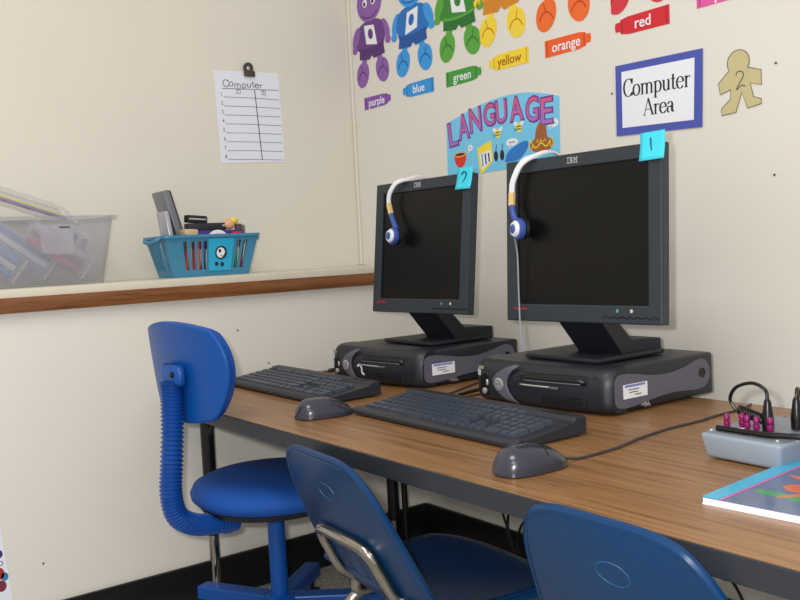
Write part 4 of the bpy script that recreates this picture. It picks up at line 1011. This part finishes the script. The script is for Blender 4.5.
b = MB(); b.lathe([(.009, 0), (.010, .002), (.010, .05), (.009, .052)], solid('jar_dark', (70, 60, 64), .3), res=18); put('glue_jar', 'dark grey jar at the corner of the basket next to the red sharpener', 'jar', b, T((.099, -.022, .086)))
b = MB(); b.lathe([(.009, 0), (.010, .002), (.010, .05), (.009, .052)], solid('jar_grey', (110, 106, 108), .3), res=18); put('glue_jar', 'lighter grey jar beside the dark jar in the basket', 'jar', b, T((.118, -.002, .084)))
marks = [(-.086, (40, 44, 60), 0), (-.070, (196, 60, 50), 4), (-.058, (220, 180, 60), -5), (-.048, (180, 50, 60), 3), (-.036, (210, 90, 50), -4), (-.024, (40, 60, 140), 5), (.070, (60, 120, 70), 6), (.078, (190, 190, 196), -4), (.086, (120, 50, 50), 3), (.062, (30, 30, 36), -3)]
CN = ['navy', 'red', 'golden', 'crimson', 'orange', 'blue', 'green', 'white', 'brown', 'black']
for (x, c, a), cn in zip(marks, CN):
    tm = thing('marker', '%s marker standing inside the teal basket behind its slots' % cn, 'marker', M=BKM @ T((x, -.044, .006)) @ RX(10) @ RY(a*.4), group='markers in the teal basket')
    b = MB(); b.lathe([(.0045, 0), (.0050, .003), (.0050, .070), (.0045, .072)], solid('marker_%s' % cn, c, .35), res=12); b.build('barrel', tm)
    b = MB(); b.lathe([(.0052, 0), (.0055, .002), (.005, .028), (.003, .031)], solid('marker_cap_%s' % cn, tuple(int(v*.7) for v in c), .35), (0, 0, .070), res=12); b.build('cap', tm)
b = MB(); b.rbox((0, 0, 0), (.030, .012, .012), solid('marker_red_lying', (196, 36, 60), .35), .003, 2); put('red_sharpener', 'small red sharpener on top of the supplies at the basket end', 'sharpener', b, T((.080, -.050, .110)))

# ---------------------------------------------------------------- clear tub of bagged books on the ledge
CLEAR = mat('tub_plastic', (176, 176, 184), .28, alpha=.27, spec=.4, noise=.03, nscale=10)
BAGM = mat('bag_plastic', (220, 224, 234), .22, alpha=.22, spec=.5, noise=.1, nscale=30)
TBM = Matrix.Translation((.150, -1.09, LZ)) @ Matrix.Rotation(rad(90), 4, 'Z')
t = thing('plastic_tub', 'cloudy clear plastic tub of bagged supplies on the ledge', 'tub', M=TBM)
L0, L1, D0, D1, HT = .344, .400, .150, .185, .165
def shell(b, l0, l1, d0, d1, z0, z1, m, r=.02):
    lo = rrect(l0, d0, r, 7); hi = rrect(l1, d1, r, 7); n = len(lo)
    b.add([(x, y, z0) for x, y in lo]+[(x, y, z1) for x, y in hi], [(i, (i+1) % n, n+(i+1) % n, n+i) for i in range(n)], m, True); return lo, hi
b = MB(); shell(b, L0, L1, D0, D1, .004, HT, CLEAR); b.build('tub_wall', t, None, sol(.0025))
b = MB(); b.poly(rrect(L0, D0, .02, 7), 0, .004, CLEAR); b.build('tub_bottom', t)
b = MB(); po = rrect(L1+.020, D1+.018, .028, 7); pi_ = rrect(L1-.003, D1-.003, .02, 7); n = len(po)
b.add([(x, y, HT-.010) for x, y in po]+[(x, y, HT) for x, y in po]+[(x, y, HT+.001) for x, y in pi_], [f for i in range(n) for f in ((i, (i+1) % n, n+(i+1) % n, n+i), (n+i, n+(i+1) % n, 2*n+(i+1) % n, 2*n+i))], CLEAR); b.build('rim', t)
b = MB(); b.M = Matrix.Translation((.065, -.0915, .132)) @ Matrix.Rotation(rad(90-6), 4, 'X')
b.poly([(-.045, -.055), (.028, -.06), (.034, .016), (-.045, .012)], 0, .0006, mat('tub_label', (214, 212, 224), .5, alpha=.16)); b.box((.012, .006, .0012), (.026, .004, .0012), PENCIL); b.build('tub_label', t)
def bag(M, l, w, th, items, label):
    """puffy zip bag; local x is its length, z its thickness"""
    o = thing('zip_bag', label, 'bag', M=TBM @ M, group='zip bags of supplies in the clear tub')
    b = MB()
    for s in (1, -1):
        G = [[(-l/2+l*i/14, -w/2+w*j/10, s*th/2*(max(0, (1-(2*i/14-1)**4)*(1-(2*j/10-1)**4)))**.5+.0015*sin(i*2.1+j*1.3)) for j in range(11)] for i in range(15)]
        b.grid(G, BAGM, flip=s < 0)
    b.build('bag_film', o)
    b = MB(); b.box((l/2-.008, 0, 0), (.004, w*.96, .003), solid('zip_strip', (200, 205, 215), .3)); b.build('zip_strip', o)
    for k, (c, ww) in enumerate(items):
        b = MB(); yy = -w/2+w*(k+.7)/(len(items)+.4); b.rbox((-.005, yy, 0), (l*.82, ww, min(.008, th*.5)), solid('supply_%d_%d_%d' % c, c, .5), .0025, 2); b.build('supply_strip', o)
C_ = lambda *a: a
bag(T((.070, -.062, .086)) @ RY(37) @ RX(88), .176, .064, .014, [(C_(190, 80, 120), .013), (C_(160, 84, 130), .012), (C_(190, 190, 200), .014)], 'slanted zip bag with rosy strips inside the clear tub')
bag(T((-.012, -.043, .088)) @ RY(37) @ RX(88), .176, .064, .014, [(C_(90, 130, 200), .012), (C_(200, 208, 222), .014), (C_(80, 116, 190), .012)], 'slanted zip bag with pale blue strips in the middle of the clear tub')
bag(T((.086, -.028, .084)) @ RY(37) @ RX(88), .150, .064, .014, [(C_(220, 164, 30), .013), (C_(226, 186, 70), .012), (C_(190, 180, 150), .014)], 'slanted zip bag with yellow strips near the tub end')
bag(T((-.085, -.060, .084)) @ RY(38) @ RX(88), .170, .064, .014, [(C_(40, 140, 204), .014), (C_(205, 210, 220), .014), (C_(60, 150, 210), .012)], 'zip bag with bright blue strips low in the clear tub')
bag(T((-.09, -.012, .086)) @ RY(36) @ RX(88), .170, .066, .016, [(C_(190, 80, 80), .014), (C_(210, 200, 206), .014)], 'zip bag with dull red strips at the far end of the clear tub')
bag(T((.125, .012, .082)) @ RY(-60) @ RX(88), .110, .064, .014, [(C_(120, 134, 164), .016), (C_(92, 112, 172), .014)], 'zip bag with grey blue strips against the tub end wall')
bag(T((.008, -.006, .203)) @ RY(19) @ RX(16), .250, .140, .036, [(C_(92, 60, 120), .016), (C_(206, 192, 70), .014), (C_(196, 188, 172), .024), (C_(176, 172, 166), .02)], 'large zip bag with purple and yellow strips bulging over the tub rim')

# ---------------------------------------------------------------- camera
cam = bpy.data.cameras.new('camera'); co = bpy.data.objects.new('camera', cam); COL.objects.link(co)
CAMP = Vector((2.3037, -1.5664, .842))*1.05
yaw, pitch, roll = .9329, .0573, -.0509
f = Vector((-sin(yaw)*cos(pitch), cos(yaw)*cos(pitch), -sin(pitch))); r = f.cross(Vector((0, 0, 1))).normalized(); u = r.cross(f)
rr = r*cos(roll)+u*sin(roll); uu = -r*sin(roll)+u*cos(roll)
co.matrix_world = Matrix(((rr.x, uu.x, -f.x, CAMP.x), (rr.y, uu.y, -f.y, CAMP.y), (rr.z, uu.z, -f.z, CAMP.z), (0, 0, 0, 1)))
cam.sensor_width = 36; cam.lens = 888.8/800*36; cam.clip_start = .02
SC.camera = co

# ---------------------------------------------------------------- light: added overhead area lights, even ambient, the camera's flash
def area(name, loc_, rot, sx, sy, power, col):
    l = bpy.data.lights.new(name, 'AREA'); l.shape = 'RECTANGLE'; l.size = sx; l.size_y = sy; l.energy = power; l.color = col
    o = bpy.data.objects.new(name, l); COL.objects.link(o); o.location = loc_; o.rotation_euler = rot; return o
area('added_overhead_light', (1.7, -2.0, 2.75), (0, 0, 0), 1.2, .6, 26, (1, .97, .91))  # unseen overhead pair, added to give the flat ambient a direction
area('added_overhead_light', (3.2, -3.2, 2.75), (0, 0, 0), 1.2, .6, 26, (1, .97, .91))
fl = bpy.data.lights.new('camera_flash', 'SPOT'); fl.energy = 52; fl.color = (1, .98, .95); fl.shadow_soft_size = .018; fl.spot_size = rad(110); fl.spot_blend = .8
fo = bpy.data.objects.new('camera_flash', fl); COL.objects.link(fo); fo.location = CAMP+uu*.035-rr*.05+f*.03
fo.rotation_euler = co.matrix_world.to_euler()
w = bpy.data.worlds.new('room_light'); SC.world = w; w.use_nodes = True
w.node_tree.nodes['Background'].inputs[0].default_value = (1, .975, .93, 1); w.node_tree.nodes['Background'].inputs[1].default_value = .74

vs = SC.view_settings; vs.view_transform = 'Standard'; vs.look = 'None'; vs.exposure = 0; vs.gamma = 1; vs.use_curve_mapping = False
